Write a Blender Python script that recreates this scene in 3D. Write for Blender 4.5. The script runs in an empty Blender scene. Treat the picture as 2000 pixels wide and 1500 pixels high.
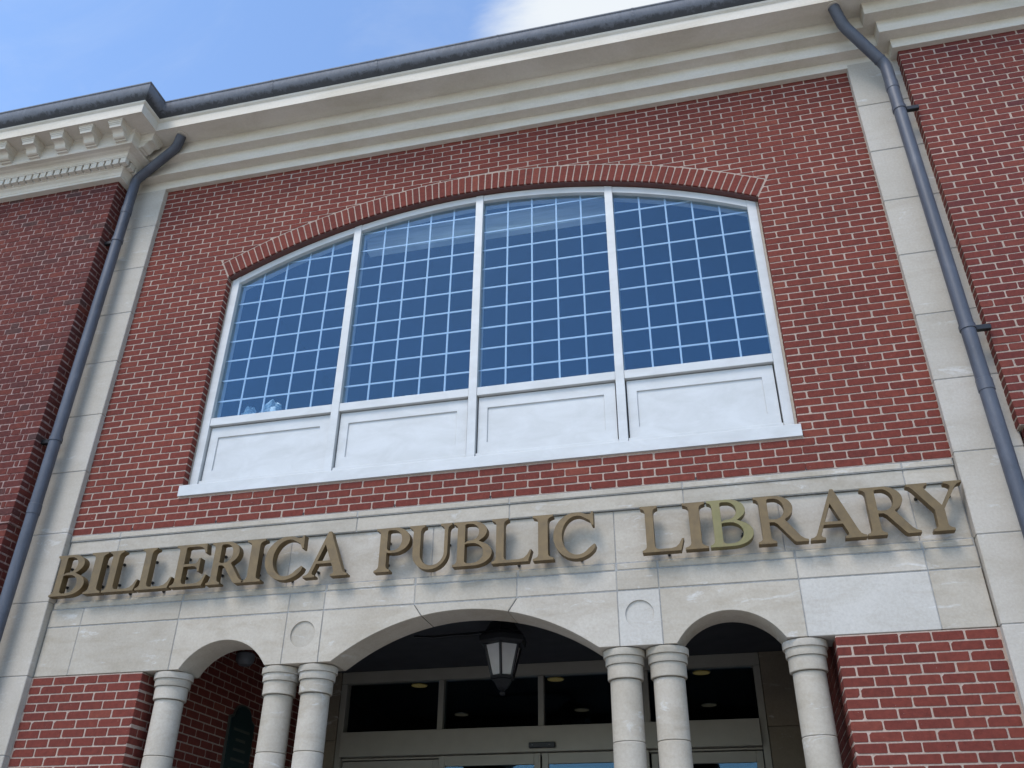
import bpy, bmesh, math, random
from mathutils import Vector, Matrix
from mathutils.geometry import tessellate_polygon
rng = random.Random(7)
S = bpy.context.scene
COL = S.collection

# ------------------------------------------------------------------ camera
RX = Vector((0.97229634, 0.23357347, 0.00912448))
RY = Vector((-0.1130206, 0.50392285, -0.85632243))
RZ = Vector((-0.20461224, 0.83156792, 0.51636095))
CAM = Vector((1.92793786, -6.32575153, -2.87609021))
FPX = 1728.8127                      # focal length in pixels of the 2000 px wide photograph
cd = bpy.data.cameras.new('camera'); cam = bpy.data.objects.new('camera', cd); COL.objects.link(cam)
cd.sensor_fit = 'HORIZONTAL'; cd.sensor_width = 36.0; cd.lens = FPX / 2000 * 36.0
cd.clip_start = 0.05; cd.clip_end = 3000
m = Matrix.Identity(4)
for i in range(3):
    m[i][0] = RX[i]; m[i][1] = -RY[i]; m[i][2] = -RZ[i]; m[i][3] = CAM[i]
cam.matrix_world = m
S.camera = cam

def project(p):
    q = Vector(p) - CAM
    z = q.dot(RZ)
    if z <= 0.1: return None
    return 1000 + FPX * q.dot(RX) / z, 750 + FPX * q.dot(RY) / z, z

# ------------------------------------------------------------------ sky, sun, exposure
SUN_AZ, SUN_EL = math.radians(203), math.radians(54)       # compass-like angle of the sun, from +Y clockwise
w = bpy.data.worlds.new('World'); S.world = w; w.use_nodes = True
nt = w.node_tree; nt.nodes.clear(); N = nt.nodes.new; LK = nt.links.new
out = N('ShaderNodeOutputWorld'); bg = N('ShaderNodeBackground')
sky = N('ShaderNodeTexSky'); sky.sky_type = 'NISHITA'; sky.sun_disc = False
sky.sun_elevation = SUN_EL; sky.sun_rotation = SUN_AZ
sky.air_density = 1.0; sky.dust_density = 0.2; sky.ozone_density = 3.0
tc = N('ShaderNodeTexCoord'); mp = N('ShaderNodeMapping'); mp.inputs['Scale'].default_value = (1.1, 2.6, 2.2); mp.inputs['Rotation'].default_value = (0, 0, 0.5)
mp.inputs['Location'].default_value = (0.35, 0.2, 0.1)
no = N('ShaderNodeTexNoise'); no.inputs['Scale'].default_value = 1.6; no.inputs['Detail'].default_value = 9
no.inputs['Roughness'].default_value = 0.6; no.inputs['Distortion'].default_value = 0.6
rp = N('ShaderNodeValToRGB'); rp.color_ramp.elements[0].position = 0.57; rp.color_ramp.elements[1].position = 1.0; rp.color_ramp.interpolation = 'EASE'
mixc = N('ShaderNodeMixRGB'); mixc.inputs['Color2'].default_value = (2.6, 2.75, 2.9, 1)
LK(tc.outputs['Generated'], mp.inputs['Vector']); LK(mp.outputs['Vector'], no.inputs['Vector'])
nrm = N('ShaderNodeVectorMath'); nrm.operation = 'NORMALIZE'; LK(tc.outputs['Generated'], nrm.inputs[0])
dt = N('ShaderNodeVectorMath'); dt.operation = 'DOT_PRODUCT'; LK(nrm.outputs[0], dt.inputs[0])
dt.inputs[1].default_value = Vector((0.02, 0.58, 0.815)).normalized()[:]       # the cloud seen over the roof edge
mr = N('ShaderNodeMapRange'); mr.interpolation_type = 'SMOOTHSTEP'
mr.inputs['From Min'].default_value = 0.972; mr.inputs['From Max'].default_value = 1.0
mr.inputs['To Min'].default_value = 0.0; mr.inputs['To Max'].default_value = 0.62; LK(dt.outputs['Value'], mr.inputs['Value'])
ad = N('ShaderNodeMath'); ad.operation = 'ADD'; LK(no.outputs['Fac'], ad.inputs[0]); LK(mr.outputs[0], ad.inputs[1])
no2 = N('ShaderNodeTexNoise'); no2.inputs['Scale'].default_value = 3.2; no2.inputs['Detail'].default_value = 7; no2.inputs['Roughness'].default_value = 0.6; no2.inputs['Distortion'].default_value = 0.5
LK(mp.outputs['Vector'], no2.inputs['Vector'])
veil = N('ShaderNodeMapRange'); veil.interpolation_type = 'SMOOTHSTEP'; LK(no2.outputs['Fac'], veil.inputs['Value'])      # thin high veil all over the sky
veil.inputs['From Min'].default_value = 0.44; veil.inputs['From Max'].default_value = 0.74; veil.inputs['To Min'].default_value = 0.0; veil.inputs['To Max'].default_value = 0.14
LK(ad.outputs[0], rp.inputs['Fac'])
mxf = N('ShaderNodeMath'); mxf.operation = 'MAXIMUM'; LK(rp.outputs['Color'], mxf.inputs[0]); LK(veil.outputs[0], mxf.inputs[1])
LK(mxf.outputs[0], mixc.inputs['Fac'])
LK(sky.outputs['Color'], mixc.inputs['Color1'])
LK(mixc.outputs['Color'], bg.inputs['Color']); bg.inputs['Strength'].default_value = 0.13
LK(bg.outputs['Background'], out.inputs['Surface'])
sd = bpy.data.lights.new('sun', 'SUN'); sd.energy = 1.1; sd.angle = math.radians(22); sd.color = (1.0, 0.95, 0.88)
so = bpy.data.objects.new('sun', sd); COL.objects.link(so)
sun_dir = Vector((math.sin(SUN_AZ) * math.cos(SUN_EL), math.cos(SUN_AZ) * math.cos(SUN_EL), math.sin(SUN_EL)))
so.rotation_euler = sun_dir.to_track_quat('Z', 'Y').to_euler(); so.location = sun_dir * 60
S.view_settings.view_transform = 'Standard'; S.view_settings.look = 'None'
S.view_settings.gamma = 1.0; S.view_settings.exposure = 1.36
S.view_settings.use_curve_mapping = False
S.render.engine = 'CYCLES'
S.cycles.max_bounces = 8; S.cycles.transparent_max_bounces = 12

# ------------------------------------------------------------------ materials
class NB:
    def __init__(s, name):
        s.m = bpy.data.materials.new(name); s.m.use_nodes = True
        s.t = s.m.node_tree; s.p = s.t.nodes['Principled BSDF']; s.o = s.t.nodes['Material Output']
    def n(s, ty, **k):
        x = s.t.nodes.new(ty)
        for a, v in k.items():
            if a.startswith('i_'): x.inputs[a[2:].replace('_', ' ')].default_value = v
            else: setattr(x, a, v)
        return x
    def l(s, a, b): s.t.links.new(a, b)
    def noise(s, scale, detail=4, rough=0.55, vec=None, dist=0.0):
        x = s.n('ShaderNodeTexNoise'); x.inputs['Scale'].default_value = scale; x.inputs['Detail'].default_value = detail
        x.inputs['Roughness'].default_value = rough; x.inputs['Distortion'].default_value = dist
        if vec is not None: s.l(vec, x.inputs['Vector'])
        return x.outputs['Fac']
    def pos(s, sc=None):
        g = s.n('ShaderNodeNewGeometry').outputs['Position']
        if sc is None: return g
        mpn = s.n('ShaderNodeMapping'); mpn.inputs['Scale'].default_value = sc; s.l(g, mpn.inputs['Vector'])
        return mpn.outputs['Vector']
    def ramp(s, fac, stops):
        r = s.n('ShaderNodeValToRGB'); e = r.color_ramp.elements
        while len(e) < len(stops): e.new(0.5)
        for el, (p, c) in zip(e, stops):
            el.position = p; el.color = (*c, 1) if len(c) == 3 else c
        s.l(fac, r.inputs['Fac']); return r.outputs['Color']
    def mix(s, fac, a, b, mode='MIX'):
        x = s.n('ShaderNodeMixRGB', blend_type=mode)
        for v, k in ((fac, 'Fac'), (a, 'Color1'), (b, 'Color2')):
            if hasattr(v, 'links'): s.l(v, x.inputs[k])
            elif isinstance(v, (int, float)): x.inputs[k].default_value = v if k == 'Fac' else (v, v, v, 1)
            else: x.inputs[k].default_value = (*v, 1)
        return x.outputs['Color']
    def math(s, op, a, b=0.0):
        x = s.n('ShaderNodeMath', operation=op)
        for i, v in enumerate((a, b)):
            if hasattr(v, 'links'): s.l(v, x.inputs[i])
            else: x.inputs[i].default_value = v
        return x.outputs[0]
    def bump(s, h, strength=0.3, dist=0.005):
        b = s.n('ShaderNodeBump'); b.inputs['Strength'].default_value = strength; b.inputs['Distance'].default_value = dist
        s.l(h, b.inputs['Height']); s.l(b.outputs['Normal'], s.p.inputs['Normal'])
    def fin(s, col=None, rough=0.8, metal=0.0, spec=0.5):
        if col is not None:
            if hasattr(col, 'links'): s.l(col, s.p.inputs['Base Color'])
            else: s.p.inputs['Base Color'].default_value = (*col, 1)
        if hasattr(rough, 'links'): s.l(rough, s.p.inputs['Roughness'])
        else: s.p.inputs['Roughness'].default_value = rough
        s.p.inputs['Metallic'].default_value = metal
        s.p.inputs['Specular IOR Level'].default_value = spec
        return s.m

def piece_random(b):
    a = b.n('ShaderNodeObjectInfo').outputs['Random']; c = b.n('ShaderNodeNewGeometry').outputs['Random Per Island']
    return b.math('FRACT', b.math('ADD', b.math('MULTIPLY', a, 7.31), b.math('MULTIPLY', c, 5.17)))

def brick_mat(name, stops, blotch=(0.76, 1.16)):
    b = NB(name); r = piece_random(b)
    col = b.ramp(r, stops)
    big = b.noise(0.9, 3, vec=b.pos())
    col = b.mix(1.0, col, b.ramp(big, [(0.3, (0.9, 0.88, 0.9)), (0.7, (1.1, 1.06, 1.04))]), 'MULTIPLY')
    mid = b.noise(26, 5, 0.65, vec=b.pos())
    col = b.mix(1.0, col, b.ramp(mid, [(0.28, (blotch[0],) * 3), (0.72, (blotch[1],) * 3)]), 'MULTIPLY')
    fine = b.noise(210, 3, 0.7, vec=b.pos())
    dark = b.ramp(fine, [(0.28, (0.45, 0.42, 0.42)), (0.42, (1, 1, 1))])
    col = b.mix(0.8, col, dark, 'MULTIPLY')
    spk = b.ramp(b.noise(95, 2, 0.5, vec=b.pos()), [(0.745, (0, 0, 0)), (0.77, (1, 1, 1))])
    col = b.mix(b.math('MULTIPLY', spk, 0.75), col, (0.45, 0.38, 0.33))
    b.bump(b.math('ADD', mid, b.math('MULTIPLY', fine, 0.5)), 0.55, 0.006)
    return b.fin(col, 0.9, spec=0.25)

M = {}
M['brick'] = brick_mat('red_brick', [(0.0, (0.1117, 0.0263, 0.0190)), (0.08, (0.1261, 0.0282, 0.0194)), (0.6, (0.1365, 0.0301, 0.0203)), (0.94, (0.1479, 0.0343, 0.0226)), (1.0, (0.1706, 0.0451, 0.0280))])
M['brick_old'] = brick_mat('old_red_brick', [(0.0, (0.0645, 0.0291, 0.0246)), (0.03, (0.0666, 0.0262, 0.0213)), (0.07, (0.0832, 0.0204, 0.0164)), (0.5, (0.0957, 0.0209, 0.0152)), (0.85, (0.1102, 0.0238, 0.0164)), (1.0, (0.1300, 0.0301, 0.0189))], (0.7, 1.15))
M['brick_wing'] = brick_mat('wing_red_brick', [(0.0, (0.0910, 0.0244, 0.0235)), (0.10, (0.1096, 0.0258, 0.0212)), (0.55, (0.1282, 0.0291, 0.0217)), (1.0, (0.1499, 0.0376, 0.0262))])
b = NB('mortar'); f = b.noise(60, 6, 0.7, vec=b.pos()); g2 = b.noise(1.3, 3, vec=b.pos())
c_ = b.ramp(f, [(0.25, (0.25, 0.186, 0.146)), (0.75, (0.42, 0.32, 0.26))]); c_ = b.mix(1.0, c_, b.ramp(g2, [(0.3, (0.85, 0.86, 0.86)), (0.7, (1.1, 1.06, 1.05))]), 'MULTIPLY')
b.bump(f, 0.7, 0.004); M['mortar'] = b.fin(c_, 0.95, spec=0.2)
b = NB('old_mortar'); f = b.noise(14, 6, 0.75, vec=b.pos())
c_ = b.ramp(f, [(0.36, (0.10, 0.035, 0.03)), (0.50, (0.22, 0.135, 0.115)), (0.75, (0.36, 0.265, 0.235))]); b.bump(f, 0.7, 0.004); M['mortar_old'] = b.fin(c_, 0.95, spec=0.2)

def stone_mat(name, lo, hi, dirt=(0.70, 0.66, 0.58), dirt_amt=0.5, rnd=0.10):
    b = NB(name); r = piece_random(b)
    a = b.noise(1.7, 5, 0.6, vec=b.pos(), dist=0.4)
    col = b.ramp(a, [(0.3, lo), (0.7, hi)])
    col = b.mix(1.0, col, b.ramp(r, [(0.0, (1 - rnd, 1 - rnd, 1 - rnd * 1.1)), (0.5, (1, 0.99, 0.97)), (1.0, (1 + rnd * 0.6, 1 + rnd * 0.65, 1 + rnd * 0.8))]), 'MULTIPLY')
    st = b.noise(2.2, 6, 0.65, vec=b.pos((1.0, 1.0, 3.5)), dist=0.8)
    col = b.mix(b.math('MULTIPLY', b.ramp(st, [(0.5, (0, 0, 0)), (0.72, (1, 1, 1))]), dirt_amt), col, dirt, 'MULTIPLY')
    ef = b.noise(3.1, 6, 0.7, vec=b.pos((0.8, 1.0, 2.6)), dist=0.6)
    col = b.mix(b.math('MULTIPLY', b.ramp(ef, [(0.60, (0, 0, 0)), (0.70, (1, 1, 1))]), 0.35), col, (0.66, 0.655, 0.65))
    fn = b.noise(55, 5, 0.7, vec=b.pos())
    col = b.mix(1.0, col, b.ramp(fn, [(0.25, (0.88, 0.87, 0.86)), (0.75, (1.08, 1.08, 1.08))]), 'MULTIPLY')
    b.bump(fn, 0.35, 0.003)
    return b.fin(col, 0.85, spec=0.3)
M['stone'] = stone_mat('limestone', (0.335, 0.290, 0.232), (0.42, 0.372, 0.310), rnd=0.10)
M['stone_new'] = stone_mat('pale_limestone', (0.395, 0.364, 0.322), (0.45, 0.418, 0.376), dirt_amt=0.4, rnd=0.03)
M['stone_pilaster'] = stone_mat('pilaster_limestone', (0.365, 0.324, 0.270), (0.415, 0.373, 0.322), dirt_amt=0.25, rnd=0.05)
M['stone_tan'] = stone_mat('tan_porch_stone', (0.15, 0.122, 0.085), (0.19, 0.155, 0.11), dirt_amt=0.3, rnd=0.04)
b = NB('joint_mortar'); M['joint'] = b.fin(b.ramp(b.noise(40, 4, vec=b.pos()), [(0.3, (0.20, 0.19, 0.175)), (0.7, (0.30, 0.29, 0.27))]), 0.95)
b = NB('cornice_paint'); f = b.noise(2.0, 6, 0.65, vec=b.pos((0.6, 1, 2.5)), dist=0.6); f2 = b.noise(45, 4, 0.7, vec=b.pos())
c_ = b.ramp(f, [(0.3, (0.45, 0.392, 0.308)), (0.55, (0.525, 0.466, 0.386)), (0.8, (0.555, 0.504, 0.438))])
c_ = b.mix(1.0, c_, b.ramp(f2, [(0.25, (0.92, 0.92, 0.91)), (0.7, (1.03, 1.03, 1.03))]), 'MULTIPLY'); b.bump(f2, 0.15, 0.002); M['cornice'] = b.fin(c_, 0.7, spec=0.3)
b = NB('white_window_paint'); f = b.noise(3.0, 5, 0.65, vec=b.pos((1, 1, 2.0)), dist=0.5); f2 = b.noise(120, 3, vec=b.pos())
c_ = b.ramp(f, [(0.35, (0.43, 0.422, 0.402)), (0.65, (0.49, 0.484, 0.468))]); b.bump(f2, 0.08, 0.001); M['white'] = b.fin(c_, 0.45, spec=0.4)
b = NB('muntin_white'); M['muntin'] = b.fin((0.42, 0.435, 0.45), 0.5)
b = NB('downspout_paint'); f = b.noise(7, 6, 0.7, vec=b.pos((1, 1, 0.35)), dist=0.5); f2 = b.noise(150, 3, 0.6, vec=b.pos())
c_ = b.ramp(f, [(0.3, (0.040, 0.042, 0.052)), (0.6, (0.064, 0.067, 0.082)), (0.8, (0.115, 0.118, 0.128))])
c_ = b.mix(b.ramp(f2, [(0.66, (0, 0, 0)), (0.72, (0.5, 0.5, 0.5))]), c_, (0.16, 0.165, 0.18)); b.bump(f, 0.2, 0.003); M['pipe'] = b.fin(c_, 0.5, spec=0.45)
b = NB('gutter_lead'); f = b.noise(13, 7, 0.8, vec=b.pos((1, 1, 0.35)), dist=0.8)
sep = b.n('ShaderNodeSeparateXYZ'); b.l(b.pos(), sep.inputs[0])
hz = b.math('MULTIPLY', b.math('SUBTRACT', 4.80, sep.outputs['Z']), 6.0)
stain = b.ramp(b.math('ADD', hz, b.math('MULTIPLY', f, 1.1)), [(0.72, (0, 0, 0)), (0.92, (1, 1, 1))])
c_ = b.ramp(f, [(0.3, (0.085, 0.086, 0.096)), (0.7, (0.15, 0.152, 0.168))]); c_ = b.mix(b.math('MULTIPLY', stain, 0.85), c_, (0.018, 0.017, 0.017))
b.bump(f, 0.25, 0.004); M['gutter'] = b.fin(c_, 0.65, metal=0.1)
def bronze(name, c1, c2, c3):
    b = NB(name); f = b.noise(11, 6, 0.7, vec=b.pos(), dist=0.5); f2 = b.noise(160, 3, vec=b.pos())
    c_ = b.ramp(f, [(0.3, c1), (0.55, c2), (0.8, c3)]); b.bump(f2, 0.1, 0.001)
    return b.fin(c_, b.ramp(f, [(0.3, (0.42,) * 3), (0.7, (0.58,) * 3)]), metal=0.35)
M['bronze'] = bronze('bronze_letter', (0.100, 0.062, 0.024), (0.135, 0.086, 0.034), (0.165, 0.112, 0.050))
M['bronze_green'] = bronze('green_bronze_letter', (0.145, 0.120, 0.040), (0.168, 0.138, 0.054), (0.14, 0.098, 0.05))
b = NB('black_metal'); M['black'] = b.fin((0.012, 0.012, 0.013), 0.45, metal=0.3)
b = NB('brown_lintel_paint'); M['lintel'] = b.fin(b.ramp(b.noise(9, 4, vec=b.pos()), [(0.3, (0.075, 0.026, 0.020)), (0.7, (0.105, 0.036, 0.027))]), 0.6)
b = NB('dark_pin'); M['pin'] = b.fin((0.04, 0.037, 0.032), 0.5, metal=0.6)
b = NB('lantern_milk_glass'); f = b.noise(8, 4, vec=b.pos()); M['milk'] = b.fin(b.ramp(f, [(0.3, (0.55, 0.53, 0.49)), (0.7, (0.65, 0.63, 0.6))]), 0.3)
M['milk'].node_tree.nodes['Principled BSDF'].inputs['Transmission Weight'].default_value = 0.25
b = NB('aluminium_bronze_frame'); f = b.noise(6, 4, vec=b.pos()); M['alum'] = b.fin(b.ramp(f, [(0.3, (0.235, 0.212, 0.168)), (0.7, (0.265, 0.24, 0.19))]), 0.5, metal=0.15)
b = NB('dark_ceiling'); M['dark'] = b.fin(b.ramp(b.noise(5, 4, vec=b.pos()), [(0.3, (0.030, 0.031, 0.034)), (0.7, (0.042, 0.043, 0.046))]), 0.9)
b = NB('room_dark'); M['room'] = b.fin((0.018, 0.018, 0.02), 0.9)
b = NB('room_pale'); M['room_pale'] = b.fin(b.ramp(b.noise(3, 5, 0.6, vec=b.pos((0.5, 1, 6)), dist=0.5), [(0.3, (0.45, 0.47, 0.43)), (0.7, (0.80, 0.81, 0.76))]), 0.9)
b = NB('brass_trim'); M['brass'] = b.fin((0.55, 0.40, 0.13), 0.3, metal=0.9)
b = NB('chrome_trim'); M['chrome'] = b.fin((0.6, 0.58, 0.5), 0.3, metal=0.9)
def lampmat(name, col, st):
    b = NB(name); b.p.inputs['Emission Color'].default_value = (*col, 1); b.p.inputs['Emission Strength'].default_value = st
    return b.fin(col, 0.4)
M['bulb'] = lampmat('warm_bulb', (1.0, 0.85, 0.55), 0.5)
M['glow'] = lampmat('gold_reflector_glow', (0.80, 0.60, 0.22), 0.05)  # weak emission stands in for bulb light on the reflector and trim
M['glow2'] = lampmat('pale_reflector_glow', (0.70, 0.62, 0.45), 0.02)
M['bulb2'] = lampmat('pale_bulb', (1.0, 0.95, 0.85), 0.6)
b = NB('plaque_green'); M['plaque'] = b.fin((0.010, 0.030, 0.030), 0.4, metal=0.4)
b = NB('plaque_rim'); M['plaque_rim'] = b.fin((0.10, 0.10, 0.085), 0.4, metal=0.6)
b = NB('fixture_grey'); M['fixture'] = b.fin((0.12, 0.125, 0.13), 0.5)
b = NB('clear_bag'); M['bag'] = b.fin(b.ramp(b.noise(25, 5, vec=b.pos(), dist=1.0), [(0.35, (0.10, 0.17, 0.20)), (0.65, (0.34, 0.42, 0.45))]), 0.25)
b = NB('slate'); M['slate'] = b.fin(b.ramp(b.noise(4, 4, vec=b.pos()), [(0.3, (0.06, 0.06, 0.065)), (0.7, (0.10, 0.10, 0.11))]), 0.8)
b = NB('paving'); f = b.noise(3, 6, 0.6, vec=b.pos()); M['paving'] = b.fin(b.ramp(f, [(0.3, (0.42, 0.395, 0.35)), (0.7, (0.52, 0.49, 0.44))]), 0.9)
b = NB('lawn'); f = b.noise(2, 8, 0.7, vec=b.pos()); M['lawn'] = b.fin(b.ramp(f, [(0.3, (0.10, 0.115, 0.05)), (0.7, (0.16, 0.16, 0.08))]), 0.95)

def glass_mat(name, refl, tint):
    b = NB(name); t = b.t
    gl = b.n('ShaderNodeBsdfGlossy'); gl.inputs['Roughness'].default_value = 0.0; gl.inputs['Color'].default_value = (0.46, 0.74, 0.98, 1)
    tr = b.n('ShaderNodeBsdfTransparent'); tr.inputs['Color'].default_value = (*tint, 1)
    lw = b.n('ShaderNodeLayerWeight'); lw.inputs['Blend'].default_value = 0.5
    fac = b.math('ADD', b.math('MULTIPLY', b.math('POWER', lw.outputs['Facing'], 4.0), 0.85), refl)
    wv = b.noise(1.6, 2, 0.4, vec=b.pos()); bp = b.n('ShaderNodeBump'); bp.inputs['Strength'].default_value = 0.12; bp.inputs['Distance'].default_value = 0.02
    b.l(wv, bp.inputs['Height']); b.l(bp.outputs['Normal'], gl.inputs['Normal'])
    mx = b.n('ShaderNodeMixShader'); b.l(fac, mx.inputs[0]); b.l(tr.outputs[0], mx.inputs[1]); b.l(gl.outputs[0], mx.inputs[2])
    b.l(mx.outputs[0], b.o.inputs['Surface']); return b.m
M['glass'] = glass_mat('window_glass', 0.065, (0.88, 0.94, 0.98))
M['door_glass'] = glass_mat('door_glass', 0.05, (0.70, 0.73, 0.73))

# ------------------------------------------------------------------ mesh helpers
class MB:
    def __init__(s): s.v = []; s.f = []
    def add(s, vs, fs):
        o = len(s.v); s.v += [tuple(p) for p in vs]; s.f += [tuple(o + i for i in q) for q in fs]; return s
    def box(s, x0, x1, y0, y1, z0, z1, c=0.0):
        if c <= 0:
            vs = [(x, y, z) for x in (x0, x1) for y in (y0, y1) for z in (z0, z1)]
            fs = [(0, 1, 3, 2), (4, 6, 7, 5), (0, 4, 5, 1), (2, 3, 7, 6), (0, 2, 6, 4), (1, 5, 7, 3)]
            return s.add(vs, fs)
        bm = bmesh.new(); bmesh.ops.create_cube(bm, size=1.0)
        for v in bm.verts: v.co = ((x0 + x1) / 2 + v.co.x * (x1 - x0), (y0 + y1) / 2 + v.co.y * (y1 - y0), (z0 + z1) / 2 + v.co.z * (z1 - z0))
        bmesh.ops.bevel(bm, geom=bm.edges[:], offset=c, segments=1, affect='EDGES')
        bm.verts.index_update()
        s.add([v.co[:] for v in bm.verts], [[v.index for v in f.verts] for f in bm.faces]); bm.free(); return s
    def prism(s, loops, y0, y1, c=0.0, fn=None):
        """2D loops (first outer ccw, others holes cw) in x,z extruded from front y0 to back y1, chamfer c on the front edge"""
        fn = fn or (lambda x, y, z: (x, y, z))
        L3 = [[Vector((p[0], p[1], 0)) for p in lp] for lp in loops]
        tris = tessellate_polygon(L3)
        flat = [p for lp in loops for p in lp]
        ins = []
        for lp in loops:
            n = len(lp)
            for i in range(n):
                a, q, d = Vector(lp[i - 1]), Vector(lp[i]), Vector(lp[(i + 1) % n])
                e1 = (q - a); e2 = (d - q)
                n1 = Vector((-e1.y, e1.x)); n2 = Vector((-e2.y, e2.x))
                if n1.length > 1e-9: n1.normalize()
                if n2.length > 1e-9: n2.normalize()
                bs = n1 + n2; k = max(0.35, bs.length_squared / 2)
                ins.append(q + bs / (2 * k) * c * 1.0 if c else q)
        o = len(s.v); n = len(flat)
        s.v += [fn(p[0], y0, p[1]) for p in ins]
        if c: s.v += [fn(p[0], y0 + c, p[1]) for p in flat]
        s.v += [fn(p[0], y1, p[1]) for p in flat]
        bo = o + n * (2 if c else 1)
        for t in tris:
            a, q, d = t
            cr = (flat[q][0] - flat[a][0]) * (flat[d][1] - flat[a][1]) - (flat[q][1] - flat[a][1]) * (flat[d][0] - flat[a][0])
            if cr < 0: a, d = d, a
            s.f.append((o + a, o + q, o + d)); s.f.append((bo + d, bo + q, bo + a))
        st = 0
        for lp in loops:
            k = len(lp)
            for i in range(k):
                i0, i1 = st + i, st + (i + 1) % k
                if c:
                    s.f.append((o + i1, o + i0, o + n + i0, o + n + i1)); s.f.append((o + n + i1, o + n + i0, bo + i0, bo + i1))
                else: s.f.append((o + i1, o + i0, bo + i0, bo + i1))
            st += k
        return s
    def lathe(s, prof, cx, cy, seg=40):
        o = len(s.v)
        for (r, z) in prof:
            for i in range(seg):
                a = 2 * math.pi * i / seg; s.v.append((cx + r * math.cos(a), cy + r * math.sin(a), z))
        for j in range(len(prof) - 1):
            for i in range(seg):
                a, b2 = o + j * seg + i, o + j * seg + (i + 1) % seg
                s.f.append((a, b2, b2 + seg, a + seg))
        s.f.append(tuple(o + i for i in range(seg - 1, -1, -1))); s.f.append(tuple(o + (len(prof) - 1) * seg + i for i in range(seg)))
        return s
    def tube(s, path, r, seg=20, cap=True):
        path = [Vector(p) for p in path]; o = len(s.v)
        up = Vector((0.03, 0.97, 0.1)).normalized(); n = len(path)
        for i, p in enumerate(path):
            d = (path[min(i + 1, n - 1)] - path[max(i - 1, 0)]).normalized()
            a = d.cross(up).normalized(); q = a.cross(d)
            rr = r[i] if isinstance(r, (list, tuple)) else r
            for k in range(seg):
                t = 2 * math.pi * k / seg; s.v.append(tuple(p + (a * math.cos(t) + q * math.sin(t)) * rr))
        for i in range(n - 1):
            for k in range(seg):
                A, B = o + i * seg + k, o + i * seg + (k + 1) % seg
                s.f.append((A, B, B + seg, A + seg))
        if cap:
            s.f.append(tuple(o + k for k in range(seg - 1, -1, -1))); s.f.append(tuple(o + (n - 1) * seg + k for k in range(seg)))
        return s
    def sweep(s, prof, path, closed=False):
        """prof: (out, z) points, path: 2D (x,y) points; 'out' is measured to the right-hand (outer) side, mitred"""
        n = len(path); o = len(s.v); P = [Vector(p) for p in path]
        for i in range(n):
            d1 = (P[i] - P[i - 1]).normalized() if i > 0 else (P[1] - P[0]).normalized()
            d2 = (P[i + 1] - P[i]).normalized() if i < n - 1 else d1
            n1 = Vector((d1.y, -d1.x)); n2 = Vector((d2.y, -d2.x))
            bs = n1 + n2; bs = bs / (bs.length_squared / 2)
            for (k, z) in prof: s.v.append((P[i].x + bs.x * k, P[i].y + bs.y * k, z))
        m2 = len(prof)
        for i in range(n - 1):
            for j in range(m2 - 1):
                a = o + i * m2 + j; s.f.append((a, a + m2, a + m2 + 1, a + 1))
        s.f.append(tuple(o + j for j in range(m2))); s.f.append(tuple(o + (n - 1) * m2 + j for j in range(m2 - 1, -1, -1)))
        return s
    def build(s, name, mat, parent=None, smooth=False):
        me = bpy.data.meshes.new(name); me.from_pydata(s.v, [], s.f)
        me.materials.append(M[mat] if isinstance(mat, str) else mat)
        bm = bmesh.new(); bm.from_mesh(me); bmesh.ops.recalc_face_normals(bm, faces=bm.faces[:]); bm.to_mesh(me); bm.free()
        if smooth:
            for p in me.polygons: p.use_smooth = True
            me.set_sharp_from_angle(angle=math.radians(32))
        ob = bpy.data.objects.new(name, me); COL.objects.link(ob)
        if parent: ob.parent = parent
        return ob

def empty(name, parent=None, loc=(0, 0, 0)):
    e = bpy.data.objects.new(name, None); e.empty_display_size = 0.3; COL.objects.link(e); e.location = loc
    if parent: e.parent = parent
    return e
def tag(o, label=None, cat=None, group=None, kind=None):
    for k, v in (('label', label), ('category', cat), ('group', group), ('kind', kind)):
        if v: o[k] = v
    return o
def rect(x0, x1, z0, z1): return [(x0, z0), (x1, z0), (x1, z1), (x0, z1)]

# ------------------------------------------------------------------ ground
GZ, FZ = -4.45, -3.80            # walk level, porch floor level
g = MB().box(-300, 300, -300, 300, GZ - 0.4, GZ - 0.02).build('ground', 'lawn'); tag(g, 'lawn around the building', kind='structure')
pv = MB()
pv.box(-40, 40, -60, -1.62, GZ - 0.015, GZ)  # unseen plaza, widened and kept pale to bounce light up to the soffits
tag(pv.build('pavement', 'paving'), 'unseen pale concrete plaza before the entrance steps, widened for bounce light', kind='structure')
stp = empty('steps'); tag(stp, 'pale concrete steps up to the entrance porch', kind='structure')
for i in range(4):
    MB().box(-3.65, 3.65, -1.6 + 0.36 * i, -1.6 + 0.36 * (i + 1), GZ + 0.004, GZ + 0.1625 * (i + 1) - 0.002, 0.008).build('step', 'paving', stp)

B = empty('library_building'); tag(B, 'red brick library building with limestone arcade entrance and arched window', 'building')
MB().box(-2.625, 2.625, -0.16, 2.9, FZ - 0.6, FZ).build('porch_floor', 'slate', B)

# ------------------------------------------------------------------ brick laying
MW, MH, J = 0.2032, 0.06773, 0.0106     # brick module and joint

def clip(poly, a, n):
    """keep the side of the line through a where (p-a).n >= 0"""
    r = []
    for i in range(len(poly)):
        p, q = poly[i], poly[(i + 1) % len(poly)]
        dp = (p[0] - a[0]) * n[0] + (p[1] - a[1]) * n[1]; dq = (q[0] - a[0]) * n[0] + (q[1] - a[1]) * n[1]
        if dp >= 0: r.append(p)
        if (dp >= 0) != (dq >= 0):
            t = dp / (dp - dq); r.append((p[0] + (q[0] - p[0]) * t, p[1] + (q[1] - p[1]) * t))
    return r
def area(poly): return 0.5 * sum(poly[i - 1][0] * poly[i][1] - poly[i][0] * poly[i - 1][1] for i in range(len(poly)))

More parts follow.
